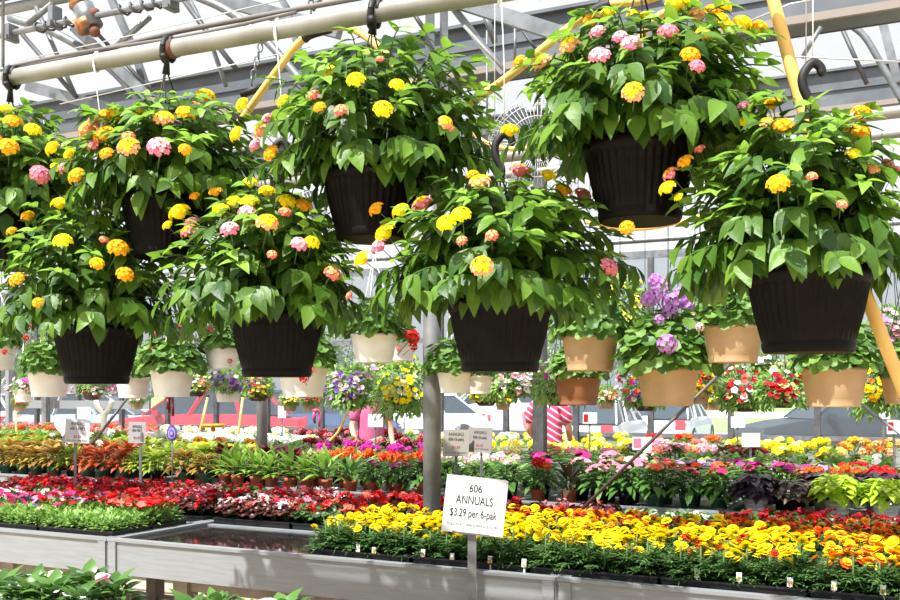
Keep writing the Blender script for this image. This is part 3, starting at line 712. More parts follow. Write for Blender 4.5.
ger(222, 369, 34, 4.6, 'tub', 'white geranium pot hanging high, half behind the lantana over the steel post', [(230, 361, 'ball', 'red', 6), (211, 330, 'ball', 'hot', 9)], 1.0)
ger(303, 397, 50, 4.4, 'tub', 'white geranium pot below and right of the lantana over the steel post', [(304, 378, 'ball', 'red', 12), (313, 370, 'ball', 'salmon', 7), (299, 262, 'ball', 'red', 9)], 1.0)
ger(374, 363, 47, 4.5, 'tub', 'bright white geranium pot hanging high with one red flower beside it', [(412, 337, 'ball', 'red', 19), (402, 306, 'ball', 'salmon', 11), (413, 347, 'ball', 'red', 11)], .95)
ger(401, 361, 30, 5.2, 'tub', 'white pot with pinkish tint peeking out behind the bright white one', [(398, 349, 'ball', 'salmon', 6)], .8)
ger(454, 393, 34, 4.55, 'tub', 'white geranium pot just right of the round grey post', (), 1.2)
ger(478, 394, 30, 4.9, 'tub', 'white pot second right of the round grey post, under the black pot', (), .9)
ger(590, 371, 57, 4.35, 'tubtan', 'tan pot hanging above the browner pot, right of the central lantana', (), 1.0)
ger(578, 405, 46, 4.95, 'tubbrown', 'brown shaded pot hanging directly below a tan pot with magenta petunias', (), .9, group='brown hanging pot')
ger(668, 406, 62, 4.38, 'tubtan', 'tan pot of lilac flowered geranium', [(667, 344, 'ball', 'lilac', 24), (659, 320, 'ball', 'lilac', 13), (655, 296, 'ball', 'lilac', 22), (672, 302, 'ball', 'lilac', 25), (680, 297, 'ball', 'lilac', 22), (662, 286, 'ball', 'lilac', 20), (688, 307, 'ball', 'lilac', 18), (648, 300, 'ball', 'lilac', 18), (670, 312, 'ball', 'lilac', 20), (655, 280, 'ball', 'lilac', 16)], 1.15, 3)
ger(733, 363, 60, 4.3, 'tubtan', 'tan pot hanging high just left of the large black fluted pot', [(700, 327, 'ball', 'pale', 11)], .9)
ger(834, 407, 64, 4.3, 'tubtan', 'tan pot with sunlit patch directly below the large black fluted pot', [(874, 377, 'spike', 'red', 10)], .95)
ger(904, 404, 44, 4.5, 'tubtan', 'tan pot cut off at the picture edge behind the slanting yellow hose', (), .9)
G3 = 'trailing baskets in the third hanging row'
def trail(px, yb, w, v, label, blooms, fs, potk='bowl', lm=None, seed=0, z=ZP3, flat=1.0, group=G3): return tub_basket('petunia_basket', label, 'hanging basket', px, yb, w, v, potk, 'trail', lm or L_pet, blooms, group, z, fs * 1.15, .02, seed, flat)
trail(24, 402, 20, 6.2, 'small pot of white and pink petunias at far left below the pots', scatter(18, 382, 46, 22, 22, 'tiny', ['white', 'pale', 'pink', 'white'], 6, 1) + [(26, 381, 'tiny', 'magenta', 9)], .62, 'tub')
trail(92, 400, 22, 6.2, 'basket of pink and white calibrachoa right behind the left price sign', scatter(92, 388, 52, 20, 26, 'tiny', ['pink', 'white', 'hot', 'cream', 'magenta'], 5, 2), .62)
trail(196, 396, 22, 6.3, 'basket of cream and blush petunias between the white pot and purple basket', scatter(197, 386, 26, 22, 20, 'tiny', ['cream', 'peach', 'pale', 'rose'], 5, 3), .62)
trail(228, 402, 27, 5.8, 'pale pot overflowing with purple and lavender petunias', scatter(230, 380, 46, 26, 34, 'tiny', ['violet', 'lilac', 'violet', 'pale'], 6, 4), .8, 'tub')
trail(258, 401, 24, 6.3, 'basket of red and yellow calibrachoa touching the left steel post', scatter(256, 388, 34, 26, 26, 'tiny', ['red', 'yellow', 'salmon', 'gold', 'cream'], 5, 5), .66)
trail(352, 409, 30, 6.1, 'basket of lavender petunias hanging above the person in the pink shirt', scatter(350, 386, 64, 30, 46, 'tiny', ['violet', 'lilac', 'violet', 'lilac', 'pale'], 6.5, 6), .95)
trail(372, 388, 24, 6.7, 'basket of white and mauve blooms close under the bright white pot', scatter(368, 372, 44, 16, 20, 'tiny', ['white', 'lilac', 'pale'], 5, 7), .7)
trail(402, 411, 28, 5.9, 'basket of yellow petunias just left of the round grey post', scatter(403, 378, 50, 50, 46, 'tiny', ['yellow', 'cream', 'yellow'], 8, 8), 1.0, flat=1.35)
trail(512, 398, 30, 6.2, 'basket of pink and white petunias below the central black pot', scatter(524, 379, 64, 26, 34, 'tiny', [('white', 'hot'), ('pale', 'hot'), 'pink', 'white'], 8, 9), 1.0)
trail(560, 406, 28, 5.6, 'basket of magenta and white petunias spilling over the brown pot', scatter(566, 376, 66, 34, 26, 'tiny', ['magenta', ('white', 'magenta'), 'hot', 'magenta'], 9, 10), .95)
trail(486, 406, 26, 7.2, 'basket with a few yellow blooms under the pot right of the round post', scatter(482, 398, 24, 14, 9, 'tiny', ['yellow', 'cream'], 6, 11), .7)
trail(620, 330, 28, 6.2, 'tall yellow petunia basket hanging high beside the lilac geranium', scatter(622, 295, 46, 56, 46, 'tiny', ['yellow', 'cream', 'yellow'], 8, 12), 1.0, flat=1.4)
trail(645, 411, 26, 6.2, 'mixed purple and orange basket hanging between the brown and the lilac pots', scatter(630, 384, 36, 36, 30, 'tiny', ['violet', 'magenta', 'orange', 'white', 'salmon'], 7, 13), .85)
trail(695, 404, 32, 6.0, 'yellow and red pansy basket on the pot crossed by the slanting rod', scatter(696, 382, 40, 34, 30, 'tiny', ['yellow', 'gold', 'dark', 'red', 'yellow'], 8, 14), .9, 'tubtan')
trail(745, 412, 28, 6.2, 'basket of red, cream and white petunias in a dark bowl', scatter(742, 384, 56, 36, 40, 'tiny', ['red', 'dark', 'cream', 'white', 'red', 'salmon'], 8, 15), .95)
trail(783, 408, 28, 6.0, 'basket of red blooms left of the sunlit tan pot', scatter(786, 385, 40, 44, 40, 'tiny', ['red', 'dark', 'cream', 'red', 'white'], 8, 16), .95)
trail(762, 372, 22, 6.4, 'small basket of pure white blooms behind the large black pot', scatter(768, 364, 24, 16, 14, 'tiny', ['white'], 8, 17), .6)
trail(882, 411, 30, 6.0, 'yellow and orange basket behind the slanting yellow hose', scatter(882, 378, 44, 50, 36, 'tiny', ['yellow', 'gold', 'orange', 'yellow'], 8, 18), 1.05, flat=1.25)
trail(893, 345, 26, 6.5, 'pink and mauve basket hanging high at the right beyond the yellow hose', scatter(894, 326, 30, 40, 22, 'tiny', ['lilac', 'pink', 'pale'], 8, 19), .9)
trail(700, 318, 24, 6.6, 'pale yellow and violet basket behind the lilac geranium', scatter(700, 300, 34, 30, 22, 'tiny', ['violet', 'cream', 'lilac'], 7, 20), .8)
G4 = 'small pots hanging over the third bench'
for px, yb, w, c, lab in ((20, 411, 12, ['red', 'orange'], 'tiny tan pot hanging far back at the left edge'), (311, 411, 17, ['red', 'hot'], 'small tan pot with red blooms far back left of the pink shirt'),
                          (503, 410, 16, ['yellow', 'orange'], 'small pot with yellow blooms far back right of the grey signs'), (606, 409, 18, ['pale', 'peach'], 'small dark pot far back over the white car'),
                          (712, 410, 18, ['yellow', 'gold'], 'small pot with yellow blooms far back over the lawn'), (872, 414, 16, ['gold', 'orange'], 'small pot far back over the dark vehicle'),
                          (137, 409, 14, ['pale', 'pink'], 'small pot far back above the second left price sign'), (290, 411, 15, ['yellow', 'cream'], 'small pot far back just right of the left steel post')):
    trail(px, yb, w, 9.0, lab, scatter(px, yb - 13, w * 1.5, 11, 12, 'tiny', c, 4.5, px), .8, 'tubtan', seed=px, z=ZP4, group=G4)
# ================================================================== benches
wet = mat('wet_tray_floor', (34, 30, 29), .05, 0, (52, 46, 44), 5, .02, spec=.9)
mesh_floor = mat('bench_floor', (120, 120, 118), .6, .3, (96, 96, 95), 10)
def bench(s0, s1, v0, v1, ztop, apron, label, group, floor_z, divide=None, wet_bay=None, legm=taupe):
    t = thing('plant_bench', label, 'bench', SV((s0 + s1) / 2, (v0 + v1) / 2, 0), ROW, group); L = s1 - s0; D = v1 - v0; zc = ztop - apron / 2
    b = MB(); g = .004
    b.box((0, -D / 2 + .015, zc), (L - g, .03, apron)); b.box((0, D / 2 - .015, zc), (L - g, .03, apron))
    b.box((0, -D / 2 + .012, ztop + .004), (L - g, .045, .014)); b.box((0, D / 2 - .012, ztop + .004), (L - g, .045, .014))
    for sg in (-1, 1):
        b.box((sg * (L / 2 - .02), 0, zc), (.036, D - .06, apron)); b.box((sg * (L / 2 - .035), -D / 2 - .004, zc), (.05, .012, apron - .01))
        b.box((sg * (L / 2 - .024), 0, ztop + .004), (.04, D - .06, .014))
    obj('rim', b.mesh('bench_rim', [alu], False), t)
    if divide:
        b = MB(); b.box((0, divide - (v0 + v1) / 2, ztop - .03), (L - .08, .04, .06)); obj('divider', b.mesh('bench_divider', [alu], False), t)
    b = MB(); b.box((0, 0, floor_z - .012), (L - .08, D - .08, .02)); obj('tray_floor', b.mesh('tray_floor', [mesh_floor], False), t)
    if wet_bay:
        a, c, d, e = wet_bay; b = MB(); m = ((a + c) / 2 - (s0 + s1) / 2, (d + e) / 2 - (v0 + v1) / 2)
        b.box((m[0], m[1], floor_z + .008), (c - a, e - d, .018)); w = obj('wet_liner', b.mesh('wet_liner', [wet], False), t); w['label'] = 'black wet tray liner with standing water'
    for x in (-L / 2 + .32, -L / 2 + .95, L / 2 - .95, L / 2 - .32):
        for y in (-D / 2 + .22, D / 2 - .22):
            b = MB(); b.box((x, y, (ztop - apron) / 2), (.085, .085, ztop - apron)); obj('leg', b.mesh('bench_leg', [legm], False), t)
    for y in (-D / 2 + .22, D / 2 - .22):
        b = MB(); b.box((0, y, ztop - apron - .05), (L - .5, .04, .09)); b.box((0, y, .16), (L - .6, .04, .07))
        obj('rail', b.mesh('bench_rail', [legm], False), t)
        b = MB(); b.beam((-L / 2 + .35, y + .05, .12), (-.1, y + .05, ztop - apron - .02), .03, .05); b.beam((L / 2 - .35, y + .05, .12), (.1, y + .05, ztop - apron - .02), .03, .05)
        obj('brace', b.mesh('bench_brace', [legm], False), t)
    return t
BG = 'aluminium bench sections'
bench(-3.84, -1.41, 3.78, 5.36, .8, .17, 'aluminium bench section holding the wet empty tray and the price sign', BG, .775, 4.51, (-3.78, -2.68, 3.83, 4.48))
bench(-6.27, -3.84, 3.78, 5.36, .8, .17, 'aluminium bench section under the petunia flats at left', BG, .775, 4.51)
bench(-1.41, 1.02, 3.78, 5.36, .8, .17, 'aluminium bench section under the orange and yellow marigolds at right', BG, .775, 4.51)
bench(-3.9, -.9, 1.4, 2.52, .8, .1, 'low bench under the white and lilac flowers along the bottom edge', BG, .75)
for k, (a, w) in enumerate(((-8.6, 'under the coleus at far left'), (-6.16, 'under the coleus and strap leaved plants'), (-3.72, 'behind the round steel post'), (-1.28, 'under the lime green vines'))):
    bench(a, a + 2.43, 6.35, 7.95, .8, .1, 'second bench section ' + w, 'second bench sections', .78, legm=steel_dark)
for k, (a, w) in enumerate(((-12.2, 'left end'), (-9.76, 'second from left'), (-7.32, 'middle'), (-4.88, 'fourth from left'), (-2.44, 'right end'))):
    bench(a, a + 2.43, 8.6, 10.1, .8, .1, 'third bench section, ' + w, 'third bench sections', .78, legm=steel_dark)
    bench(a - 1.2, a + 1.23, 10.75, 12.1, .8, .1, 'farthest bench section, ' + w, 'farthest bench sections', .78, legm=steel_dark)

# ================================================================== bedding flats
def flat_tray(nx, ny):
    b = MB(); L, D, h = .53, .268, .055
    for y in (-1, 1): b.box((0, y * (D / 2 - .006), h / 2), (L, .012, h)); b.box((0, y * (D / 2 - .004), h), (L + .01, .02, .006))
    for x in (-1, 1): b.box((x * (L / 2 - .006), 0, h / 2), (.012, D - .024, h)); b.box((x * (L / 2 - .004), 0, h), (.02, D, .006))
    for i in range(1, nx): b.box((-L / 2 + L * i / nx, 0, h * .55), (.008, D - .03, h * .8))
    for i in range(1, ny): b.box((0, -D / 2 + D * i / ny, h * .55), (L - .03, .008, h * .8))
    b.box((0, 0, .004), (L - .02, D - .02, .006)); b.box((0, 0, h * .6), (L - .03, D - .03, .01), mi=1)
    return b.mesh('flat_tray', [darkp, soil], False)
TRAY = flat_tray(6, 3)
def flat(s, v, name, label, cat, kind, lm, shape, cols, nb, group, z=.775, seed=0, nx=6, ny=3, psc=1.0, bz=.1, bsc=1.0, edge=1.0):
    r = random.Random(seed * 7 + int(s * 100)); t = thing(name, label, cat, SV(s, v, z), ROW + r.uniform(-.015, .015), group)
    obj('tray', TRAY, t)
    for i in range(nx):
        for j in range(ny):
            x = (i + .5) / nx * .5 - .25 + r.uniform(-.008, .008); y = (j + .5) / ny * .25 - .125 + r.uniform(-.008, .008)
            p = obj('bedding_plant', foliage(kind, lm, r.randrange(3)), t, (x, y, .04), Quaternion((0, 0, 1), r.uniform(0, 6.28)), psc * r.uniform(.9, 1.12))
            n = nb if j or edge >= 1 else (1 if r.random() < edge else 0)
            n = int(n) + (1 if r.random() < n % 1 else 0)
            for k in range(n):
                c = r.choice(cols); a = r.uniform(0, 6.28) ; rr = r.uniform(.012, .05)
                q = Vector((rr * cos(a), rr * sin(a), bz + r.uniform(-.018, .02)))
                obj('bloom', flower(shape, *((c,) if isinstance(c, str) else c)), p, q, qz((r.uniform(-.45, .45), r.uniform(-.75, .2), .9), r.uniform(0, 6)), bsc * r.uniform(.85, 1.15))
    return t
S_M = [-2.39, -1.84, -1.29, -.74, -.19]
def wt(i): return ORD[i] + ' from the wet empty tray'
G = 'marigold flats on the front bench'
A1 = [['yellow'], ['yellow'], ['yellow'], ['yellow', 'yellow', 'yellow', ('deep', 'orange')], [('gold', 'orange'), 'yellow', ('yellow', 'orange')]]
A2 = [['yellow'], ['yellow'], ['yellow', 'yellow', 'gold'], ['yellow'], ['gold', 'yellow', 'gold']]
for i, s in enumerate(S_M):
    flat(s, 3.985, 'marigold_flat', 'flat of %s marigolds at the front rim, %s' % ('yellow and orange' if i == 4 else 'yellow', wt(i)), 'marigold flat', 'fern', L_mari, 'pompom', A1[i], 6, G, seed=i, bz=.094, bsc=.64, edge=.75, psc=1.3)
    flat(s, 4.285, 'marigold_flat', 'flat of %s marigolds in the second row, %s' % (('golden', 'yellow')[i != 4], wt(i)), 'marigold flat', 'fern', L_mari, 'pompom', A2[i], 6, G, seed=i + 20, bz=.1, bsc=.64, psc=1.3)
B1 = [None, ['yellow', 'gold', 'deep'], ['yellow', 'gold', ('deep', 'orange')], ['gold', 'yellow', 'orange'], ['gold', 'orange', 'gold']]
for i, s in enumerate(S_M):
    if B1[i]: flat(s, 4.68, 'marigold_flat', 'gold and rust marigold flat behind the divider, %s of four from the round post' % ORD[i - 1], 'marigold flat', 'fern', L_mari, 'pompom', B1[i], 5, G, seed=i + 40, bz=.1, bsc=.68, psc=1.25)
for i, s, sp in ((1, -1.84, 'gold'), (2, -1.29, 'white'), (3, -.74, 'dark'), (4, -.19, 'dark')):
    if sp == 'gold': flat(s, 4.94, 'marigold_flat', 'flat of orange marigolds two rows behind the large price sign', 'marigold flat', 'fern', L_mari, 'pompom', ['gold', 'orange', 'gold'], 2.4, G, seed=71, bz=.1)
    elif sp == 'white': flat(s, 4.94, 'bedding_flat', 'flat of small white and cream flowers behind the yellow marigolds', 'flower flat', 'leafy', L_ger, 'tiny', ['white', 'cream', 'white'], 3, 'white flower flats', seed=72, psc=.85, bz=.1, bsc=1.3)
    else: flat(s, 4.94, 'begonia_flat', 'flat of dark red flowers behind the marigolds, %s from the white flower flats' % ORD[i - 3], 'begonia flat', 'round', L_begg, 'spray', ['dark', 'dark', 'red'], 4, 'dark red flower flats', seed=73 + i, bz=.1, psc=1.0)
for i, s, sp in ((1, -1.84, 'rose'), (2, -1.29, 'white'), (3, -.74, 'dark'), (4, -.19, 'dark')):
    if sp == 'rose': flat(s, 5.2, 'begonia_flat', 'flat of dusky pink begonias at the back of the front bench', 'begonia flat', 'round', L_beg, 'spray', ['rose', 'pink', 'rose'], 2.5, 'begonia flats', seed=81)
    elif sp == 'white': flat(s, 5.2, 'bedding_flat', 'flat of white flowers with grey green leaves at the back rim of the bench', 'flower flat', 'leafy', L_ger, 'tiny', ['white'], 2.4, 'white flower flats', seed=82, psc=.9, bz=.11, bsc=1.2)
    else: flat(s, 5.2, 'begonia_flat', 'flat of dark red flowers along the back rim, %s from the white flower flats' % ORD[i - 3], 'begonia flat', 'round', L_begg, 'spray', ['dark', 'dark', 'red'], 4, 'dark red flower flats', seed=83 + i, bz=.105, psc=1.05)
G = 'red begonia flats behind the wet tray'
S_B = [-2.98, -3.53, -4.14, -4.69, -5.24, -5.79]
BC = [['red', 'red', 'salmon'], ['red', 'pink', 'salmon', 'white'], ['dark', 'red', 'pink'], ['dark', 'red'], ['dark', 'red', 'dark'], ['dark', 'red']]
for j, (v, rw) in enumerate(((4.68, 'front row'), (4.94, 'middle row'), (5.2, 'back row'))):
    for i, s in enumerate(S_B):
        flat(s, v, 'begonia_flat', 'flat of red bronze leaved begonias, %s of six leftward from the round post, %s' % (ORD[i], rw), 'begonia flat', 'round', L_beg if (i + j) % 4 else L_begg, 'spray', BC[i], 3.6 if i < 2 else 2.8, G, seed=100 + 10 * j + i, bz=.1, bsc=1.25)
flat(-2.42, 4.94, 'begonia_flat', 'flat of bright red begonias directly behind the round post', 'begonia flat', 'round', L_beg, 'spray', ['red', 'red', 'salmon'], 4.2, G, seed=133, bz=.1, bsc=1.25)
flat(-2.42, 5.2, 'begonia_flat', 'flat of bright red begonias at the back rim behind the round post', 'begonia flat', 'round', L_beg, 'spray', ['red', 'red', 'salmon'], 4.2, G, seed=134, bz=.1, bsc=1.25)
G = 'petunia flats beside the wet tray'
PF = [(-4.13, 3.97, 'flat of green petunias barely in bloom at the front rim beside the wet empty tray', ['violet'], .05, 1.15), (-4.13, 4.26, 'flat of bright red petunias behind the green petunia flat', ['red', 'red', 'red', 'salmon'], 5.5, 1),
      (-4.68, 3.97, 'flat of green petunias with hot pink, pale and purple blooms at the front rim', ['hot', 'pink', 'hot', 'pink', 'violet'], .8, 1.1), (-4.68, 4.26, 'flat of red, white and lilac petunias, second row from the front rim', ['red', 'white', 'hot', 'violet', 'lilac', 'red', 'red', 'pink'], 5, 1),
      (-5.23, 4.26, 'flat of magenta and white petunias at the left picture edge', ['magenta', 'hot', 'white', 'hot'], 5, 1), (-5.23, 3.97, 'flat of violet and magenta petunias at the front rim, cut off by the picture edge', ['violet', 'hot', 'magenta'], 1.8, 1)]
for i, (s, v, lab, cols, nb, ps) in enumerate(PF): flat(s, v, 'petunia_flat', lab, 'petunia flat', 'leafy', L_pet, 'trumpet', cols, nb, G, seed=150 + i, psc=(.72 if v < 4.1 else .9) * ps, bz=.13, bsc=.88)
G = 'flower flats along the bottom edge'
flat(s_at(57, 2.36), 2.36, 'impatiens_flat', 'flat of white flowered plants with broad dark leaves in the lower left corner', 'flower flat', 'coleus', L_imp, 'flat', ['white', 'white', 'white', 'hot'], 1.6, G, z=.765, seed=170, nx=4, ny=2, psc=1.0, bz=.125, bsc=1.05)
flat(s_at(253, 2.36), 2.36, 'impatiens_flat', 'flat of lilac and rose flowered plants at the bottom edge below the wet tray', 'flower flat', 'coleus', L_imp, 'flat', ['lilac', 'white', 'hot', 'violet'], .9, G, z=.75, seed=171, nx=4, ny=2, psc=.95, bz=.12, bsc=1.0)

# ================================================================== potted plants on the rear benches
ORDX = ORD + ['twenty-' + o for o in ORD[:9]] + ['thirtieth']
SP = dict(
    cgold=('coleus', L_colg, 1.3, None, [], 0, 'green', 'gold and rust coleus', 'coleus'), corange=('coleus', L_colo, 1.3, None, [], 0, 'green', 'rust orange coleus', 'coleus'),
    clime=('coleus', L_coll, 1.25, None, [], 0, 'black', 'lime and olive coleus', 'coleus'), cred=('coleus', L_colr, 1.25, 'flat', ['dark', 'hot'], 1, 'black', 'burgundy leaved plant', 'coleus'),
    strap=('strap', L_bright, 1.05, 'flat', ['red'], .25, 'terracotta', 'bright strap leaved plant', 'potted plant'), bigleaf=('strap', L_imp, .95, 'flat', ['pink'], 1, 'terracotta', 'large leaved impatiens', 'impatiens'),
    imix=('broad', L_imp, 1.22, 'flat', ['magenta', 'white', 'pink', 'hot'], 2.2, 'terracotta', 'magenta and white impatiens', 'impatiens'), ipink=('broad', L_imp, 1.22, 'flat', ['pink', 'pale', 'pink'], 6, 'black', 'soft pink impatiens', 'impatiens'),
    isalmon=('broad', L_imp, 1.22, 'flat', ['salmon', 'salmon', 'hot', 'orange'], 5, 'green', 'salmon and rose impatiens', 'impatiens'), igreen=('broad', L_imp, 1.22, 'flat', ['pale', 'pink'], 1, 'black', 'mostly green impatiens', 'impatiens'),
    iorange=('broad', L_imp, 1.0, 'ball', ['orange', 'red', 'orange'], 3.2, 'terracotta', 'orange red flowered plant', 'potted plant'), bronze=('strap', L_bronze, .9, 'flat', ['pink'], .8, 'terracotta', 'bronze leaved plant', 'potted plant'),
    ihot=('broad', L_imp, 1.22, 'flat', ['hot', 'magenta', 'hot'], 5.5, 'black', 'hot pink impatiens', 'impatiens'), imag=('broad', L_bright, 1.05, 'ball', ['magenta'], 4.2, 'black', 'magenta flowered plant', 'potted plant'),
    black=('vine', L_black, 1.35, None, [], 0, 'tin', 'black sweet potato vine', 'vine'), brown=('vine', L_brown, 1.2, None, [], 0, 'black', 'brown sweet potato vine', 'vine'), lime=('vine', L_lime, 1.4, None, [], 0, 'tin', 'lime green sweet potato vine', 'vine'),
    silver=('leafy', L_silver, 1.5, 'ball', ['white'], 3, 'black', 'silvery white plant', 'potted plant'), olive=('leafy', L_olive, 1.6, 'tiny', ['gold'], 3, 'black', 'olive green bushy plant', 'potted plant'),
    green=('leafy', L_pet, 1.5, 'flat', ['white', 'pale'], 1.2, 'black', 'green bushy plant with pale blooms', 'potted plant'), gorange=('leafy', L_pet, 1.6, 'ball', ['orange', 'orange', 'salmon'], 2.6, 'black', 'green plant with orange blooms', 'potted plant'),
    petv=('leafy', L_pet, 1.9, 'trumpet', [('lilac', 'violet'), 'violet'], 9, 'black', 'violet petunia plant', 'petunia'), petm=('leafy', L_pet, 1.9, 'trumpet', ['magenta', 'magenta', 'lilac'], 10, 'black', 'magenta petunia plant', 'petunia'),
    gerred=('round', L_ger, 1.9, 'ball', ['red'], 3.5, 'black', 'bright red geranium', 'geranium'), yellow=('leafy', L_pet, 1.5, 'ball', ['yellow', 'cream', 'yellow'], 5, 'black', 'yellow flowered plant', 'potted plant'),
    cream=('leafy', L_pet, 1.5, 'ball', ['cream', 'cream', 'white'], 5, 'black', 'cream flowered plant', 'potted plant'), pale=('leafy', L_pet, 1.5, 'ball', ['pale', 'white', 'pink'], 4.5, 'black', 'pale pink flowered plant', 'potted plant'),
    rose=('leafy', L_pet, 1.5, 'ball', ['pink', 'salmon', 'pale'], 4.5, 'black', 'rosy pink flowered plant', 'potted plant'), white=('leafy', L_silver, 1.5, 'ball', ['white', 'white', 'cream'], 5, 'black', 'white flowered plant', 'potted plant'),
    burg=('leafy', L_colr, 1.5, 'ball', ['dark', 'dark', 'rose'], 2.5, 'black', 'burgundy flowered plant', 'potted plant'), redor=('leafy', L_bright, 1.5, 'ball', ['red', 'orange', 'salmon'], 4, 'black', 'red and orange flowered plant', 'potted plant'),
    tall=('leafy', L_bronze, 2.0, 'tiny', ['dark'], 3, 'black', 'tall dark bronze plant', 'potted plant'), orange=('leafy', L_olive, 1.5, 'ball', ['gold', 'orange', 'peach'], 4, 'black', 'orange flowered plant', 'potted plant'),
    dusk=('leafy', L_colr, 1.6, 'flat', ['dark', 'red'], 2, 'black', 'dark leaved plant with red blooms', 'potted plant'))
ROWS = [
    (6.55, 'front row of second bench', .215, [(-14, 62, 'cgold'), (62, 78, 'clime'), (78, 132, 'corange'), (132, 168, 'clime'), (172, 216, 'cgold'), (216, 336, 'strap'), (336, 366, 'bigleaf'), (366, 436, 'imix'), (438, 524, 'igreen'), (524, 552, 'iorange'),
        (552, 584, 'bronze'), (584, 642, 'ipink'), (642, 736, 'isalmon'), (736, 780, 'black'), (780, 814, 'brown'), (814, 915, 'lime')]),
    (6.88, 'second row of second bench', .24, [(-14, 64, 'cgold'), (64, 100, 'cgold'), (100, 140, 'corange'), (140, 214, 'clime'), (214, 302, 'cred'), (302, 330, 'imix'), (330, 436, 'iorange'), (438, 524, 'green'), (524, 566, 'ihot'), (566, 650, 'ipink'), (650, 738, 'isalmon'), (738, 800, 'ihot'), (800, 905, 'black')]),
    (7.22, 'third row of second bench', .27, [(-14, 50, 'clime'), (50, 110, 'silver'), (110, 180, 'olive'), (180, 252, 'clime'), (262, 300, 'dusk'), (300, 436, 'gorange'), (438, 520, 'pale'), (520, 600, 'ihot'), (600, 668, 'gorange'), (668, 790, 'green'), (790, 862, 'gorange'), (862, 910, 'gerred')]),
    (7.62, 'back row of second bench', .28, [(-14, 100, 'olive'), (100, 186, 'clime'), (186, 262, 'yellow'), (270, 310, 'dusk'), (310, 436, 'imag'), (438, 520, 'pale'), (520, 600, 'ihot'), (600, 656, 'ipink'), (656, 722, 'petv'), (722, 838, 'petm'), (838, 910, 'gerred')]),
    (8.85, 'front row of third bench', .3, [(-14, 70, 'olive'), (70, 150, 'clime'), (150, 190, 'olive'), (190, 262, 'orange'), (262, 310, 'green'), (310, 440, 'green'), (440, 530, 'cream'), (530, 620, 'rose'), (620, 690, 'ipink'), (690, 780, 'green'), (780, 905, 'green')]),
    (9.3, 'middle row of third bench', .31, [(-14, 60, 'green'), (60, 120, 'silver'), (120, 180, 'olive'), (180, 300, 'silver'), (300, 440, 'burg'), (440, 560, 'yellow'), (560, 648, 'yellow'), (648, 716, 'rose'), (716, 766, 'tall'), (766, 850, 'olive'), (850, 905, 'green')]),
    (9.8, 'back row of third bench', .31, [(-14, 50, 'green'), (50, 90, 'orange'), (90, 160, 'rose'), (160, 320, 'white'), (320, 440, 'green'), (440, 500, 'cream'), (500, 640, 'yellow'), (640, 720, 'rose'), (720, 770, 'tall'), (770, 850, 'yellow'), (850, 905, 'orange')]),
    (11.0, 'front row of farthest bench', .36, [(-14, 60, 'redor'), (60, 160, 'rose'), (160, 290, 'white'), (290, 436, 'burg'), (436, 520, 'cream'), (520, 640, 'yellow'), (640, 720, 'rose'), (720, 820, 'yellow'), (820, 905, 'orange')]),
    (11.6, 'back row of farthest bench', .38, [(-14, 90, 'rose'), (90, 160, 'redor'), (160, 290, 'white'), (290, 400, 'burg'), (400, 520, 'cream'), (520, 640, 'yellow'), (640, 730, 'redor'), (730, 840, 'yellow'), (840, 905, 'orange')])]
for ri, (v, phrase, gap, runs) in enumerate(ROWS):
    r = random.Random(900 + ri); spots = []
    for x0, x1, sp in runs:
        a, c = s_at(x0, v), s_at(x1, v); n = max(1, round((c - a) / (gap * (1.15 if sp in ('lime', 'black') else .75 if sp == 'strap' else 1))))
        spots += [(a + (c - a) * (i + .5) / n, sp) for i in range(n)]
    seen = {}
    for s, sp in spots:
        kind, lm, fs, shp, cols, nb, potk, desc, cat = SP[sp]; i = seen[sp] = seen.get(sp, -1) + 1
        t = thing('potted_' + cat.replace('potted ', '').replace(' ', '_'), '%s %s from the left, %s' % (ORDX[i], desc, phrase), cat, SV(s + r.uniform(-.02, .02), v + r.uniform(-.04, .04), .78), r.uniform(0, 6.28), desc + ' pots, ' + phrase)
        tint = POTS[potk]; obj('pot', tint, t)
        w = (1.1, 1.05, 1.15)[ri % 3] * r.uniform(.92, 1.1) * (1 if ri < 1 else 1.18)
        fo = obj('foliage', foliage(kind, lm, r.randrange(2)), t, (0, 0, .095 if kind == 'vine' else .075), None, (w * fs, w * fs, w * (min(fs, 1.15) if kind in ('leafy', 'round') else fs)))
        n = int(nb) + (1 if r.random() < nb % 1 else 0)
        if n > 1: n += 3 if ri > 0 else 1
        for k in range(n):
            a = r.uniform(0, 6.28); q = sqrt(r.random()) * .8; rad = (.085 if kind not in ('leafy', 'round') else .072 * fs) * w
            hz = {'leafy': .1, 'round': .1, 'broad': .145}.get(kind, .12)
            p = Vector((rad * q * cos(a), rad * q * sin(a), .085 + hz * w * (1.1 - .35 * q * q) + .02)); c = r.choice(cols)
            obj('bloom', flower(shp, *((c,) if isinstance(c, str) else c)), t, p, qz((q * cos(a) * .8 - .1, q * sin(a) * .8, .8), r.uniform(0, 6)), (1.0 if shp != 'tiny' else 1.5) * (1.35 if ri > 3 else 1.22) * r.uniform(.85, 1.15))
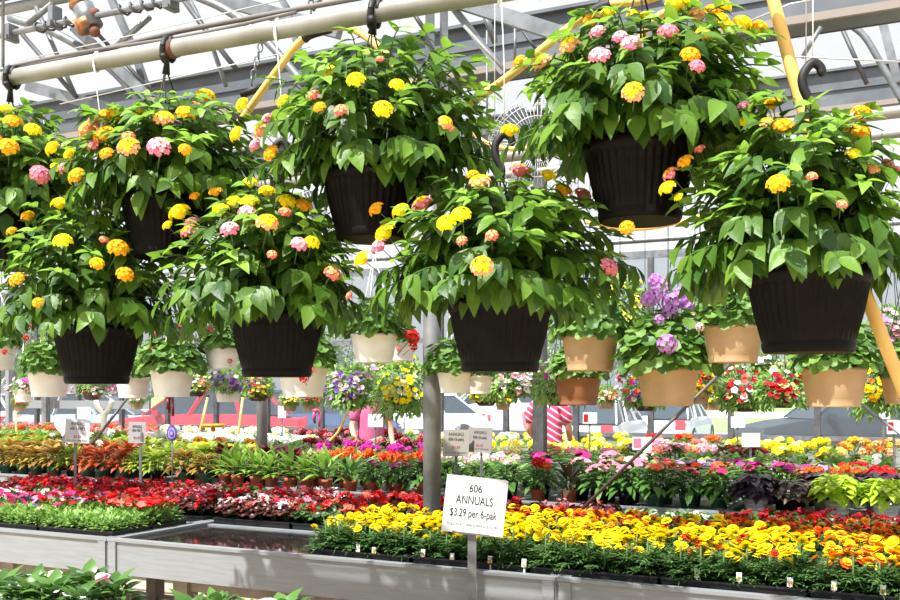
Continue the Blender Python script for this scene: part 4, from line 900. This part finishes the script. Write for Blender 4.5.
# ================================================================== signs
def text(body, parent, loc, size, m, width=None, q=None):
    cu = bpy.data.curves.new('lettering', 'FONT'); cu.body = body; cu.size = size; cu.align_x = 'CENTER'; cu.align_y = 'CENTER'; cu.extrude = .0002
    cu.materials.append(m); o = bpy.data.objects.new('lettering', cu); COL.objects.link(o); o.parent = parent; o.location = loc; o.rotation_euler = (pi / 2, 0, 0)
    if width:
        bpy.context.view_layer.update(); d = o.dimensions.x
        if d > 0: o.scale = (width / d, 1, 1)
    bpy.context.view_layer.update(); me = bpy.data.meshes.new_from_object(o.evaluated_get(bpy.context.evaluated_depsgraph_get())); sc_ = o.scale.copy(); bpy.data.objects.remove(o); bpy.data.curves.remove(cu)
    o = obj('lettering', me, parent, loc); o.scale = sc_
    return o
def sign(px, py, wpx, hpx, v, lines, label, stake_bottom, yaw=0.0, roll=0.0, m=None, cat='price sign', name='price_sign', stake_dx=0.0, stake_w=.016, pic=None, fold=False, Y=None, group=None):
    """lines: (text, offset up in sign heights, letter height px, ink, width px)"""
    Y = Y or Yat(px, v); k = Y / F; c = W(px, py, Y); t = thing(name, label, cat, c, 0, group)
    b = MB(); w, h = wpx * k, hpx * k; q = Matrix.Rotation(yaw, 3, 'Z') @ Matrix.Rotation(roll, 3, 'Y')
    b.box((0, 0, 0), (w, .005, h), rot=q)
    if fold: b.box(q @ Vector((w / 2 + .004, .012, -.003)), (.006, .03, h - .004), rot=q); b.box(q @ Vector((0, .006, -h / 2)), (w * .62, .02, .008), rot=q, mi=1)
    obj('board', b.mesh('board', [m or card, steel], False), t)
    b = MB(); z1 = 0; z0 = stake_bottom - c.z; b.box((stake_dx * k, .014, (z0 + .0) / 2), (stake_w, .012, -z0)); b.box((stake_dx * k, .007, -h * .2), (stake_w * 2, .006, h * .4))
    obj('stake', b.mesh('stake', [steel], False), t)
    for body, up, lh, im, wd in lines:
        o = text(body, t, q @ Vector((0, -.0035, up * h)), lh * k / .7, im, wd * k); o.rotation_euler = (q @ Matrix.Rotation(pi / 2, 3, 'X')).to_euler()
    if pic:
        b = MB(); b.box(q @ Vector((pic[0] * w, -.004, pic[1] * h)), (pic[2] * w, .002, pic[3] * h), rot=q); obj('picture', b.mesh('picture', [pic[4]], False), t)
    return t
sign(474, 505.5, 60, 57, 3.72, [('606', .29, 7.5, ink, 12.5), ('ANNUALS', .08, 8.5, ink, 37), ('$3.29 per 6-pak', -.15, 8, mat('heavy_ink', (22, 26, 28), .95, spec=.05), 47), ('FULL FLAT (606 6-PAKS) $13.50', -.35, 2.6, ink_grey, 50)],
     'large white price sign reading 606 annuals on a steel stake at the bench front', .18, 0, radians(6.2), fold=True, stake_dx=-2, stake_w=.036)
GS = 'small annuals price signs'
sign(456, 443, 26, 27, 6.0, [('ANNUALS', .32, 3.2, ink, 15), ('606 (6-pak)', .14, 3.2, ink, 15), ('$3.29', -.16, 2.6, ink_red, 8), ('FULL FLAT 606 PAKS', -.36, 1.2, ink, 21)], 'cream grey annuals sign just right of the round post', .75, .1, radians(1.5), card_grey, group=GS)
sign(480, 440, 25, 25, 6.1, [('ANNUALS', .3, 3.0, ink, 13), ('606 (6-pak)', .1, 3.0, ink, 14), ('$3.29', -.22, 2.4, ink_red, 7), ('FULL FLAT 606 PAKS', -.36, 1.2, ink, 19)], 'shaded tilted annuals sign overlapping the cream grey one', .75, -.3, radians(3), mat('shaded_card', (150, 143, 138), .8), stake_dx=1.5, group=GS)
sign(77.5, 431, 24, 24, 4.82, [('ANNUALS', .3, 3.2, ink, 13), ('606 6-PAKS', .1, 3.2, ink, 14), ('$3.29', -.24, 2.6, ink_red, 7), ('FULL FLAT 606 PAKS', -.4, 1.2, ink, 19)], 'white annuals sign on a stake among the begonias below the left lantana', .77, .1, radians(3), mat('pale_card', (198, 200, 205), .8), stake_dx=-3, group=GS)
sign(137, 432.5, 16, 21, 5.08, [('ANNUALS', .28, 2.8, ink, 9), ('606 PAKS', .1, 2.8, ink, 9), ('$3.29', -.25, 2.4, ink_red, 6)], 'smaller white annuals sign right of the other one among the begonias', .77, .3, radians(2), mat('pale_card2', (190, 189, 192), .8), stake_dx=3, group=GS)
GC = 'plain white cards on stakes'
sign(84, 413, 14, 12, 7.7, [('PLANTS', .1, 2, ink_grey, 10)], 'small white card directly above the left annuals sign', .85, group=GC)
sign(375.5, 420.5, 15, 13, 7.75, [('$', .1, 3, ink_grey, 3)], 'white card on a stake in front of the person in the pink shirt', .85, group=GC)
sign(282, 412, 8, 12, 9.5, [], 'blank white card standing right of the left steel post', .85, group=GC)
sign(404, 414, 12, 9, 9.9, [], 'pale blank card in front of the white car, left of the round post', .85, group=GC)
sign(642, 443.5, 19, 13, 7.9, [], 'white card with a pink flower picture crossed by the slanting rod', .85, pic=(-.25, .05, .4, .7, pm('pink')), group=GC)
sign(590, 418, 14, 11, 9.4, [], 'white card with a small red picture beside the striped pink shirt', .85, pic=(-.3, 0, .3, .7, ink_red), group=GC)
sign(738, 422, 14, 11, 10.6, [], 'white card right over the lawn between the two posts', .85, group=GC)
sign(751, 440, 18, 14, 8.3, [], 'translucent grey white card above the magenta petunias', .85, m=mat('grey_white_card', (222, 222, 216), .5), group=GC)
sign(895, 427, 16, 14, 8.4, [], 'white card with a red picture at the right picture edge', .85, pic=(-.28, .05, .35, .6, ink_red), group=GC)
sign(884, 414, 12, 10, 10.6, [], 'white card at the right edge behind the red picture card', .85, group=GC)
# plant tags pushed into the flats along the rim
tags = [(358, 548), (374, 551), (423, 553), (452, 557), (490, 560), (524, 563), (697, 573), (739, 577), (790, 582), (834, 585.5), (883, 590)]
for i, (x, y) in enumerate(tags):
    p = W(x, y, Yat(x, 3.85)); t = thing('plant_tag', 'small picture plant tag on the marigold tray rim, %s from the left' % ORD[i], 'plant tag', p, ROW, 'plant tags along the front rim')
    h = max(.035, p.z - .775); b = MB(); b.box((0, 0, 0), (.02, .0015, .034), rot=Matrix.Rotation(-.12, 3, 'X')); b.box((0, .003, -.017 - h / 2 + .01), (.008, .0012, h)); obj('stake', b.mesh('tag_stake', [card], False), t)
    b = MB(); b.box((0, -.002, -.006), (.014, .001, .016), rot=Matrix.Rotation(-.12, 3, 'X')); obj('picture', b.mesh('tag_picture', [pm(('cream', 'gold', 'peach')[i % 3])], False), t)

# ================================================================== rods, ornaments
def rod(a, c, r, label, m=steel):
    t = thing('prop_rod', label, 'rod', a); b = MB(); d = c - a; b.tube([Vector((0, 0, 0)), d], r, 12); obj('rod', b.mesh('prop_rod', [m]), t)
    b = MB(); b.tube([Vector((0, 0, 0)) - d * .01, d * .03], r * 1.5, 12); obj('rubber_foot', b.mesh('rubber_foot', [rubber]), t); return t
rod(W(575, 516, 5.35), W(736, 358, 5.0), .009, 'long dark rod slanting up from the marigolds to the tan pot', mat('dark_rod', (92, 84, 80), .5, .3))
rod(W(853, 398, 5.1).lerp(W(930, 457, 4.9), 2.55), W(853, 398, 5.1), .008, 'pale rod slanting down to the right from the sunlit tan pot', steel)
rod(W(92, 444, 8.6), W(132, 392, 8.8), .012, 'dark rod slanting behind the white forked stand at left', steel_dark)
# white forked stand
p = SV(s_at(104, 8.9), 8.9, .8); t = thing('forked_stand', 'white forked stand between the two left price signs', 'stand', p, ROW); k = p.y / F
b = MB(); b.lathe([(.12, 0), (.1, .03), (.05, .1), (.035, .2), (.035, .42)], 16); obj('base', b.mesh('stand_base', [whitep]), t)
for sg in (-1, 1):
    b = MB(); b.tube(catmull([(0, 0, .4), (sg * .02, 0, .5), (sg * .1, 0, .58), (sg * .13, 0, .66)], 5), .03, 10); obj('arm', b.mesh('stand_arm', [whitep]), t)
# heart-shaped white ornament
p = W(63, 426, 9.2); t = thing('heart_ornament', 'white heart shaped ornament peeking out left of the price sign', 'ornament', p); b = MB(); n = 40; pts = []
for i in range(n):
    a = 2 * pi * i / n; pts.append(Vector((.075 * sin(a) ** 3, 0, .006 * (13 * cos(a) - 5 * cos(2 * a) - 2 * cos(3 * a) - cos(4 * a)))))
for y in (-.012, .012): b.face([q + Vector((0, y, 0)) for q in (pts if y < 0 else pts[::-1])])
for a, c in zip(pts, pts[1:] + pts[:1]): b.face([a + Vector((0, -.012, 0)), a + Vector((0, .012, 0)), c + Vector((0, .012, 0)), c + Vector((0, -.012, 0))])
obj('heart', b.mesh('heart', [whitep], False), t); b = MB(); b.tube([Vector((0, .015, .02)), Vector((0, .015, .85 - p.z))], .008, 8); obj('stake', b.mesh('heart_stake', [steel]), t)
# purple egg ornament on a stake
p = W(172, 433, 8.0); t = thing('egg_ornament', 'purple egg shaped plaque with lilac rings on a stake', 'ornament', p)
for nm, sx, y, m in (('plaque', 1, 0, purple_m), ('outer_ring', .68, -.007, lilac_m), ('middle_ring', .46, -.011, purple_m), ('center_dot', .24, -.015, lilac_m)):
    b = MB(); n = 28; pts = [Vector((.042 * sx * sin(a) * (1 - .18 * cos(a)), 0, .066 * sx * cos(a))) for a in [2 * pi * i / n for i in range(n)]]
    b.face([q + Vector((0, -.004, 0)) for q in pts]); b.face([q + Vector((0, .006, 0)) for q in pts[::-1]])
    for a, c in zip(pts, pts[1:] + pts[:1]): b.face([a + Vector((0, -.004, 0)), a + Vector((0, .006, 0)), c + Vector((0, .006, 0)), c + Vector((0, -.004, 0))])
    obj(nm, b.mesh(nm, [m], False), t, (0, y, 0))
b = MB(); b.tube([Vector((0, .01, 0)), Vector((0, .01, .82 - p.z))], .006, 8); obj('stake', b.mesh('egg_stake', [steel]), t)
# yellow birdbath table with leaning yellow poles
p = SV(s_at(213, 10.42), 10.42, 0); t = thing('plant_stand', 'orange topped round stand behind the white flowers at left', 'stand', p, ROW)
zt = CZ + (HOR - 425) / F * p.y
b = MB(); b.lathe([(.001, zt - .03), (.14, zt - .03), (.16, zt - .01), (.165, zt + .012), (.15, zt + .012), (.001, zt)], 28); obj('top', b.mesh('stand_top', [orange_m]), t)
b = MB(); b.tube([(0, 0, .0), (0, 0, zt - .02)], .03, 12); b.lathe([(.2, 0), (.18, .03), (.03, .06)], 20); obj('pedestal', b.mesh('stand_pedestal', [orange_m]), t)
for x0, y0, x1, y1, lab in ((199, 436, 208, 396, 'thin yellow pole leaning left of the orange topped stand'), (238, 436, 243, 396, 'thin yellow pole leaning right of the orange topped stand'), (17, 446, 15, 396, 'yellow pole standing beside the left edge framing')):
    a, c = W(x0, y0, Yat(x0, 10.4)), W(x1, y1, Yat(x1, 10.45)); t = thing('yellow_pole', lab, 'pole', a); b = MB(); d = c - a; b.tube([d * -1.6 if a.z > 1 else d * -.6, d], .016, 10); obj('pole', b.mesh('yellow_pole', [hose_m]), t)
    b = MB(); b.tube([d * .98, d * 1.03], .022, 10); obj('cap', b.mesh('pole_cap', [rubber]), t)
# red wind chime and pink hanging ornament
def hang_orn(px, py, Y, name, label, cols, n=3, L=.16, dx=.03):
    p = W(px, py, Y); t = thing(name, label, 'ornament', p)
    b = MB(); b.lathe([(.001, .0), (.03, .004), (.034, .02), (.001, .03)], 14); obj('top', b.mesh('top', [cols[0]]), t)
    for i in range(n):
        a = i * 2.1; b = MB(); b.tube([Vector((dx * cos(a), dx * sin(a), 0)), Vector((dx * cos(a), dx * sin(a), -L * (1 - .2 * i)))], .011, 8); obj('tube', b.mesh('chime_tube', [cols[i % len(cols)]]), t)
    b = MB(); b.tube([Vector((0, 0, .02)), Vector((0, 0, 2.95 - p.z))], .002, 4); obj('cord', b.mesh('chime_cord', [wire_white]), t)
hang_orn(170, 399, 7.6, 'wind_chime', 'red wind chime hanging under the white pot at left', [mat('dark_red_tube', (128, 34, 34), .4)], 3, .13, .022)
hang_orn(316, 412, 9.0, 'wind_chime', 'pink and teal hanging ornament under the small red flowered pot', [mat('pink_glass', (232, 70, 120), .3), mat('teal_glass', (24, 110, 104), .3)], 3, .13, .03)
# terracotta pot with variegated plant, left
p = SV(s_at(159, 8.75), 8.75, .78); t = thing('potted_plant', 'variegated plant in a wide terracotta pot left of the purple egg plaque', 'potted plant', p)
obj('pot', POTS['terracotta'], t, scale=1.6); obj('foliage', foliage('strap', L_silver, 1), t, (0, 0, .12), None, 1.2)

# ================================================================== people beyond the benches
skin = mat('skin', (214, 164, 138), .55, 0, (206, 154, 128), 20)
hair_m = mat('brown_hair', (70, 48, 36), .7, 0, (90, 62, 44), 60); hair_g = mat('grey_hair', (150, 140, 130), .7, 0, (120, 112, 104), 60)
jean = mat('jeans', (60, 76, 110), .8, 0, (48, 62, 94), 30); shorts = mat('grey_trousers', (90, 90, 96), .8, 0, (76, 76, 82), 30)
def skinned(name, verts, edges, radii, m, parent, root=0):
    me = bpy.data.meshes.new(name); me.from_pydata(verts, edges, []); me.materials.append(m); o = obj(name, me, parent)
    md = o.modifiers.new('skin', 'SKIN'); md.use_smooth_shade = True
    for i, rr in enumerate(radii): me.skin_vertices[0].data[i].radius = (rr, rr) if not isinstance(rr, tuple) else rr
    me.skin_vertices[0].data[root].use_root = True
    sb = o.modifiers.new('sub', 'SUBSURF'); sb.levels = 1; sb.render_levels = 1; return o
def person(px, v, yaw, label, shirt_m, trouser_m, hm, pose):
    p = SV(s_at(px, v), v, 0); t = thing('person', label, 'person', p, yaw)
    V, E, Rr = [], [], []
    def add(x, y, z, r, par=None):
        V.append((x, y, z)); Rr.append(r); i = len(V) - 1
        if par is not None: E.append((par, i))
        return i
    pel = add(0, 0, .95, (.15, .11)); w = add(0, .0, 1.1, (.13, .1), pel); ch = add(0, 0, 1.28, (.16, .11), w); nb = add(0, 0, 1.42, (.09, .08), ch); nk = add(0, -.01, 1.5, .055, nb)
    hd = add(0, -.02, 1.58, .085, nk); hd2 = add(0, -.025, 1.66, .1, hd); add(0, -.02, 1.73, .07, hd2)
    arms = {}
    for sg in (-1, 1):
        sh = add(sg * .17, 0, 1.39, .062, nb); el = pose[sg][0]; wr = pose[sg][1]
        e = add(*el, .042, sh); h0 = add(*wr, .028, e); d = (Vector(wr) - Vector(el)).normalized(); pa = add(*(Vector(wr) + d * .06), (.032, .02), h0)
        side = Vector((0, 1, 0)).cross(d).normalized(); fw = d.cross(side)
        for k, ln in enumerate((.075, .085, .08, .062)):
            b0 = Vector(wr) + d * .085 + fw * 0 + Vector((0, 1, 0)) * 0 + side * 0 + d.orthogonal().normalized() * (k - 1.5) * .017
            f1 = add(*b0, .009, pa); f2 = add(*(b0 + d * ln * .55), .008, f1); add(*(b0 + d * ln + Vector((-sg * .012, 0, 0))), .006, f2)
        th = Vector(wr) + d * .035 - d.orthogonal().normalized() * .034; t1 = add(*th, .01, h0); add(*(th + d * .045 - d.orthogonal().normalized() * .014), .008, t1)
        arms[sg] = (sh, e)
    for sg in (-1, 1):
        hp = add(sg * .085, 0, .86, .092, pel); kn = add(sg * .095, -.01, .49, .06, hp); an = add(sg * .1, .01, .09, .04, kn); add(sg * .11, -.15, .04, .035, an)
    skinned('body', V, E, Rr, skin, t)
    sv = [(0, 0, .88), (0, 0, 1.08), (0, 0, 1.28), (0, 0, 1.43)]; se = [(0, 1), (1, 2), (2, 3)]; sr = [(.19, .145), (.175, .14), (.19, .14), (.1, .09)]
    for sg in (-1, 1):
        i = len(sv); el = Vector(pose[sg][0]); sh = Vector((sg * .18, 0, 1.4)); sv += [tuple(sh), tuple(sh.lerp(el, .75))]; se += [(3, i), (i, i + 1)]; sr += [.08, .068]
    skinned('shirt', sv, se, sr, shirt_m, t, 1)
    tv = [(0, 0, .95)]; te = []; tr = [(.165, .125)]
    for sg in (-1, 1):
        i = len(tv); tv += [(sg * .088, 0, .84), (sg * .096, -.01, .49), (sg * .1, .01, .12)]; te += [(0, i), (i, i + 1), (i + 1, i + 2)]; tr += [.108, .08, .065]
    skinned('trousers', tv, te, tr, trouser_m, t)
    b = MB(); b.lathe([(.112, -.06), (.122, 0), (.118, .06), (.085, .115), (.001, .135)], 20, c=(0, .02, 1.66)); obj('hair', b.mesh('hair', [hm]), t)
    for sg in (-1, 1):
        b = MB(); b.lathe([(.001, -.012), (.01, -.007), (.012, 0), (.01, .007), (.001, .012)], 10, c=(sg * .035, -.118, 1.635)); obj('eye', b.mesh('eye', [whitep]), t)
        b = MB(); b.lathe([(.001, -.03), (.014, -.015), (.016, .01), (.001, .03)], 8, c=(sg * .105, -.01, 1.62)); obj('ear', b.mesh('ear', [skin]), t)
    b = MB(); b.lathe([(.001, -.02), (.016, -.015), (.009, .01), (.001, .03)], 10, c=(0, -.125, 1.605)); obj('nose', b.mesh('nose', [skin]), t)
    b = MB(); b.box((0, -.113, 1.56), (.05, .01, .012)); obj('mouth', b.mesh('mouth', [mat('lips', (170, 90, 88), .5)]), t)
    return t
pinkshirt = mat('pink_shirt', (196, 98, 138), .85, 0, (184, 86, 126), 14)
def stripes():
    m, nt, out = _new('striped_shirt'); N, L = nt.nodes.new, nt.links.new
    tc = N('ShaderNodeTexCoord'); mp = N('ShaderNodeMapping'); mp.inputs['Rotation'].default_value = (0, radians(35), 0); wv = N('ShaderNodeTexWave'); wv.bands_direction = 'Z'; wv.inputs['Scale'].default_value = 5; wv.inputs['Distortion'].default_value = .6
    rp = N('ShaderNodeValToRGB'); rp.color_ramp.elements[0].position = .74; rp.color_ramp.elements[0].color = srgb((206, 70, 110)); rp.color_ramp.elements[1].position = .9; rp.color_ramp.elements[1].color = srgb((248, 214, 222))
    p = N('ShaderNodeBsdfPrincipled'); p.inputs['Roughness'].default_value = .85
    L(tc.outputs['Object'], mp.inputs[0]); L(mp.outputs[0], wv.inputs[0]); L(wv.outputs['Fac'], rp.inputs[0]); L(rp.outputs[0], p.inputs['Base Color']); L(p.outputs[0], out.inputs[0]); return m
person(371, 10.42, .25, 'person in a plain pink shirt half hidden behind the lavender basket, arm at the side', pinkshirt, jean, hair_m, {1: ((.235, -.02, 1.12), (.25, -.12, .9)), -1: ((-.235, -.02, 1.12), (-.22, -.2, .98))})
person(548, 10.4, pi - .3, 'person in a striped pink shirt standing behind the square post', stripes(), shorts, hair_g, {1: ((.23, -.05, 1.13), (.16, -.26, 1.0)), -1: ((-.23, -.05, 1.13), (-.2, -.25, 1.02))})

# ================================================================== vehicles outside
glass_m = mat('car_glass', (44, 54, 64), .1, 0, spec=.5); tyre = mat('tyre', (26, 26, 27), .8); hub_m = mat('hub', (170, 172, 176), .3, .7); tail = mat('tail_lamp', (206, 44, 56), .25); lamp = mat('head_lamp', (230, 234, 238), .15)
def car(px, Y, yaw, L, Hh, col, label, boxy=False):
    paint = mat('paint_%d_%d_%d' % col, col, .25, .15, spec=.7); p = Vector(((px - 450) / F * Y, Y, -.02)); t = thing('car', label, 'car', p, yaw, None); wd = .9; zb = .95 * Hh / 1.5
    b = MB()                               # body: lofted cross-sections along its length
    st = [(-.5, .5, .72, .78), (-.47, .3, .86, .86), (-.3, .24, .95, .9), (-.05, .24, .97, .9), (.2, .24, .96, .9), (.34, .26, .9, .88), (.47, .32, .78, .84), (.5, .45, .66, .76)]
    rings = []
    for x, z0, z1, hw in st:
        z1 = z1 * Hh / 1.5; k = len(b.v); hw *= wd / .9
        b.v += [(x * L, -hw * .9, z0), (x * L, -hw, z0 + .15), (x * L, -hw, (z0 + z1) / 2 + .1), (x * L, -hw * .92, z1), (x * L, hw * .92, z1), (x * L, hw, (z0 + z1) / 2 + .1), (x * L, hw, z0 + .15), (x * L, hw * .9, z0)]; rings.append(k)
    for a, c in zip(rings, rings[1:]):
        for k in range(8): b.f.append((a + k, a + (k + 1) % 8, c + (k + 1) % 8, c + k)); b.m.append(0)
    for k in (rings[0], rings[-1]): b.f.append(tuple(range(k, k + 8))); b.m.append(0)
    obj('body', b.mesh('car_body', [paint], False), t)
    x0, x1, x2, x3 = ((-.48, -.44, .1, .26) if boxy else (-.42, -.27, .08, .27)); zr = Hh
    b = MB(); A = [(x0 * L, -.8, zb), (x3 * L, -.8, zb), (x3 * L, .8, zb), (x0 * L, .8, zb)]; T = [(x1 * L, -.64, zr), (x2 * L, -.64, zr), (x2 * L, .64, zr), (x1 * L, .64, zr)]
    for i in range(4): b.face([A[i], A[(i + 1) % 4], T[(i + 1) % 4], T[i]])
    obj('window_glass', b.mesh('window_glass', [glass_m], False), t)
    b = MB(); b.box(((x1 + x2) / 2 * L, 0, zr + .02), ((x2 - x1) * L + .1, 1.34, .06))
    for i in range(4): b.beam(A[i], T[i], .035, .04)
    for f in (.33, .68):
        for sg in (-1, 1): b.beam(((x0 + (x3 - x0) * f) * L, sg * .81, zb), ((x1 + (x2 - x1) * f) * L, sg * .65, zr), .06, .09)
    obj('roof', b.mesh('car_roof', [paint], False), t)
    for x in (-.32, .32):
        for sg in (-1, 1):
            b = MB(); b.lathe([(.2, -.1), (.31, -.1), (.33, -.06), (.33, .06), (.31, .1), (.2, .1)], 24)
            w = obj('wheel', b.mesh('wheel', [tyre]), t, (x * L, sg * .8, .33), Quaternion((1, 0, 0), pi / 2)); b = MB(); b.lathe([(.001, -.09), (.12, -.095), (.2, -.07), (.2, .07), (.12, .095), (.001, .09)], 20); obj('hub', b.mesh('hub', [hub_m]), w)
    for sg in (-1, 1):
        b = MB(); b.box((-.492 * L, sg * .66, .78 * Hh / 1.5), (.08, .26, .26)); obj('tail_lamp', b.mesh('tail_lamp', [tail], False), t)
        b = MB(); b.box((.487 * L, sg * .6, .6 * Hh / 1.5), (.08, .32, .14)); obj('head_lamp', b.mesh('head_lamp', [lamp], False), t)
        b = MB(); b.box((x3 * L - .3, sg * .95, zb + .05), (.12, .18, .12)); obj('mirror', b.mesh('mirror', [paint], False), t)
    return t
car(205, 22.5, pi + .1, 4.5, 1.72, (206, 44, 62), 'red car parked outside behind the orange topped stand')
car(95, 28, .1, 4.6, 1.55, (150, 160, 166), 'grey car parked outside behind the white forked stand')
car(312, 27, .15, 4.7, 1.6, (62, 84, 118), 'dark blue car parked outside left of the pink shirt')
car(412, 31, pi + .1, 4.7, 1.5, (240, 242, 244), 'white car parked outside left of the round steel post')
car(510, 36, .1, 4.5, 1.9, (232, 236, 238), 'pale car parked outside between the round post and striped shirt')
car(600, 24, 1.2, 4.6, 1.42, (242, 244, 246), 'white car with its red tail lamp outside behind the yellow flowers')
car(672, 28.5, 1.15, 4.4, 1.4, (226, 232, 238), 'silvery white car beside the lawn outside')
car(596, 33, .2, 4.6, 1.6, (190, 40, 56), 'red car farther out behind the white cars')
car(858, 21, pi + .05, 4.9, 1.65, (38, 44, 52), 'black sport utility vehicle outside at right', True)
car(10, 34, .1, 4.6, 1.5, (200, 204, 206), 'silver car outside at the far left')

# ================================================================== trees beyond the car park
bark = mat('bark', (96, 82, 68), .9, 0, (74, 62, 52), 10, .5)
def tree_mesh(seed):
    b = MB(); r = random.Random(seed)
    lobes = [Vector((r.uniform(-1.5, 1.5), r.uniform(-1.2, 1.2), r.uniform(2.4, 5))) for _ in range(13)]
    for c in lobes:
        R0 = r.uniform(.8, 1.3)
        for i in range(150):
            d = Vector((r.gauss(0, 1), r.gauss(0, 1), r.gauss(0, 1))).normalized(); p = c + d * R0 * r.uniform(.6, 1.08)
            b.leaf(p, d + Vector((r.uniform(-1, 1), r.uniform(-1, 1), r.uniform(-1, .4))), UP + d * .5, r.uniform(.22, .38), r.uniform(.14, .24), OVATE5, .2, .3)
    return b.mesh('tree_crown', [L_tree])
def trunk_mesh():
    b = MB(); b.tube([(0, 0, -.1), (.03, 0, 1.2), (0, .05, 2.4), (.1, 0, 4.2)], [.22, .16, .14, .05], 12)
    for a in (0, 2.1, 4.2): b.tube([(0, .03, 1.9), (.6 * cos(a), .6 * sin(a), 2.9), (1.0 * cos(a), 1.0 * sin(a), 3.9)], [.09, .06, .03], 8)
    return b.mesh('tree_trunk', [bark])
CR, TR = [tree_mesh(i) for i in range(3)], trunk_mesh()
for i, (px, Y, s, lab) in enumerate(((20, 52, 1.0, 'leafy tree outside at the left edge beyond the silver car'), (118, 60, .9, 'leafy tree outside beyond the white forked stand'), (235, 72, 1.1, 'leafy tree outside beyond the red car'), (330, 90, 1.2, 'leafy tree outside beyond the dark blue car'),
                                     (468, 88, 1.0, 'leafy tree far outside beyond the grey annuals signs'), (560, 95, 1.3, 'leafy tree far outside beyond the striped shirt'), (640, 88, 1.5, 'leafy tree outside above the lilac geranium'), (705, 92, 1.6, 'leafy tree outside right of the lilac geranium'), (800, 90, 1.2, 'leafy tree outside beyond the black vehicle, inner one'), (880, 60, 1.0, 'leafy tree outside at the right edge beyond the black vehicle'))):
    t = thing('tree', lab, 'tree', ((px - 450) / F * Y, Y, 0), i * 1.3, 'trees beyond the car park'); obj('crown', CR[i % 3], t, scale=s); obj('trunk', TR, t, scale=s)

# ================================================================== light and camera
w = bpy.data.worlds.new('sky'); sc.world = w; w.use_nodes = True; nt = w.node_tree; bg = nt.nodes['Background']
sk = nt.nodes.new('ShaderNodeTexSky'); sk.sky_type = 'NISHITA'; sk.sun_disc = False; sk.sun_elevation = radians(58); sk.sun_rotation = radians(200); sk.dust_density = 3; sk.ozone_density = .6; sk.air_density = 1
hs = nt.nodes.new('ShaderNodeMix'); hs.data_type = 'RGBA'; hs.inputs[0].default_value = .6; hs.inputs[7].default_value = (9, 9.4, 10, 1)
nt.links.new(sk.outputs[0], hs.inputs[6]); nt.links.new(hs.outputs[2], bg.inputs[0]); bg.inputs[1].default_value = .095
sun = bpy.data.lights.new('sun', 'SUN'); sun.energy = 18.5; sun.angle = radians(.6); sun.color = (1, .985, .95)
so = bpy.data.objects.new('sun', sun); COL.objects.link(so); so.rotation_euler = Vector((.38, .36, -.85)).to_track_quat('-Z', 'Y').to_euler()
cam = bpy.data.cameras.new('camera'); cam.sensor_width = 36; cam.lens = 40; cam.shift_y = (HOR - 300) / 900; cam.clip_end = 1000
co = bpy.data.objects.new('camera', cam); COL.objects.link(co); co.location = (0, 0, CZ); co.rotation_euler = (pi / 2, 0, 0); sc.camera = co
sc.view_settings.view_transform = 'Standard'; sc.view_settings.look = 'None'; sc.view_settings.exposure = 0.0; sc.view_settings.gamma = 1; sc.view_settings.use_curve_mapping = False
sc.cycles.transparent_max_bounces = 16; sc.cycles.max_bounces = 8; sc.cycles.transmission_bounces = 8
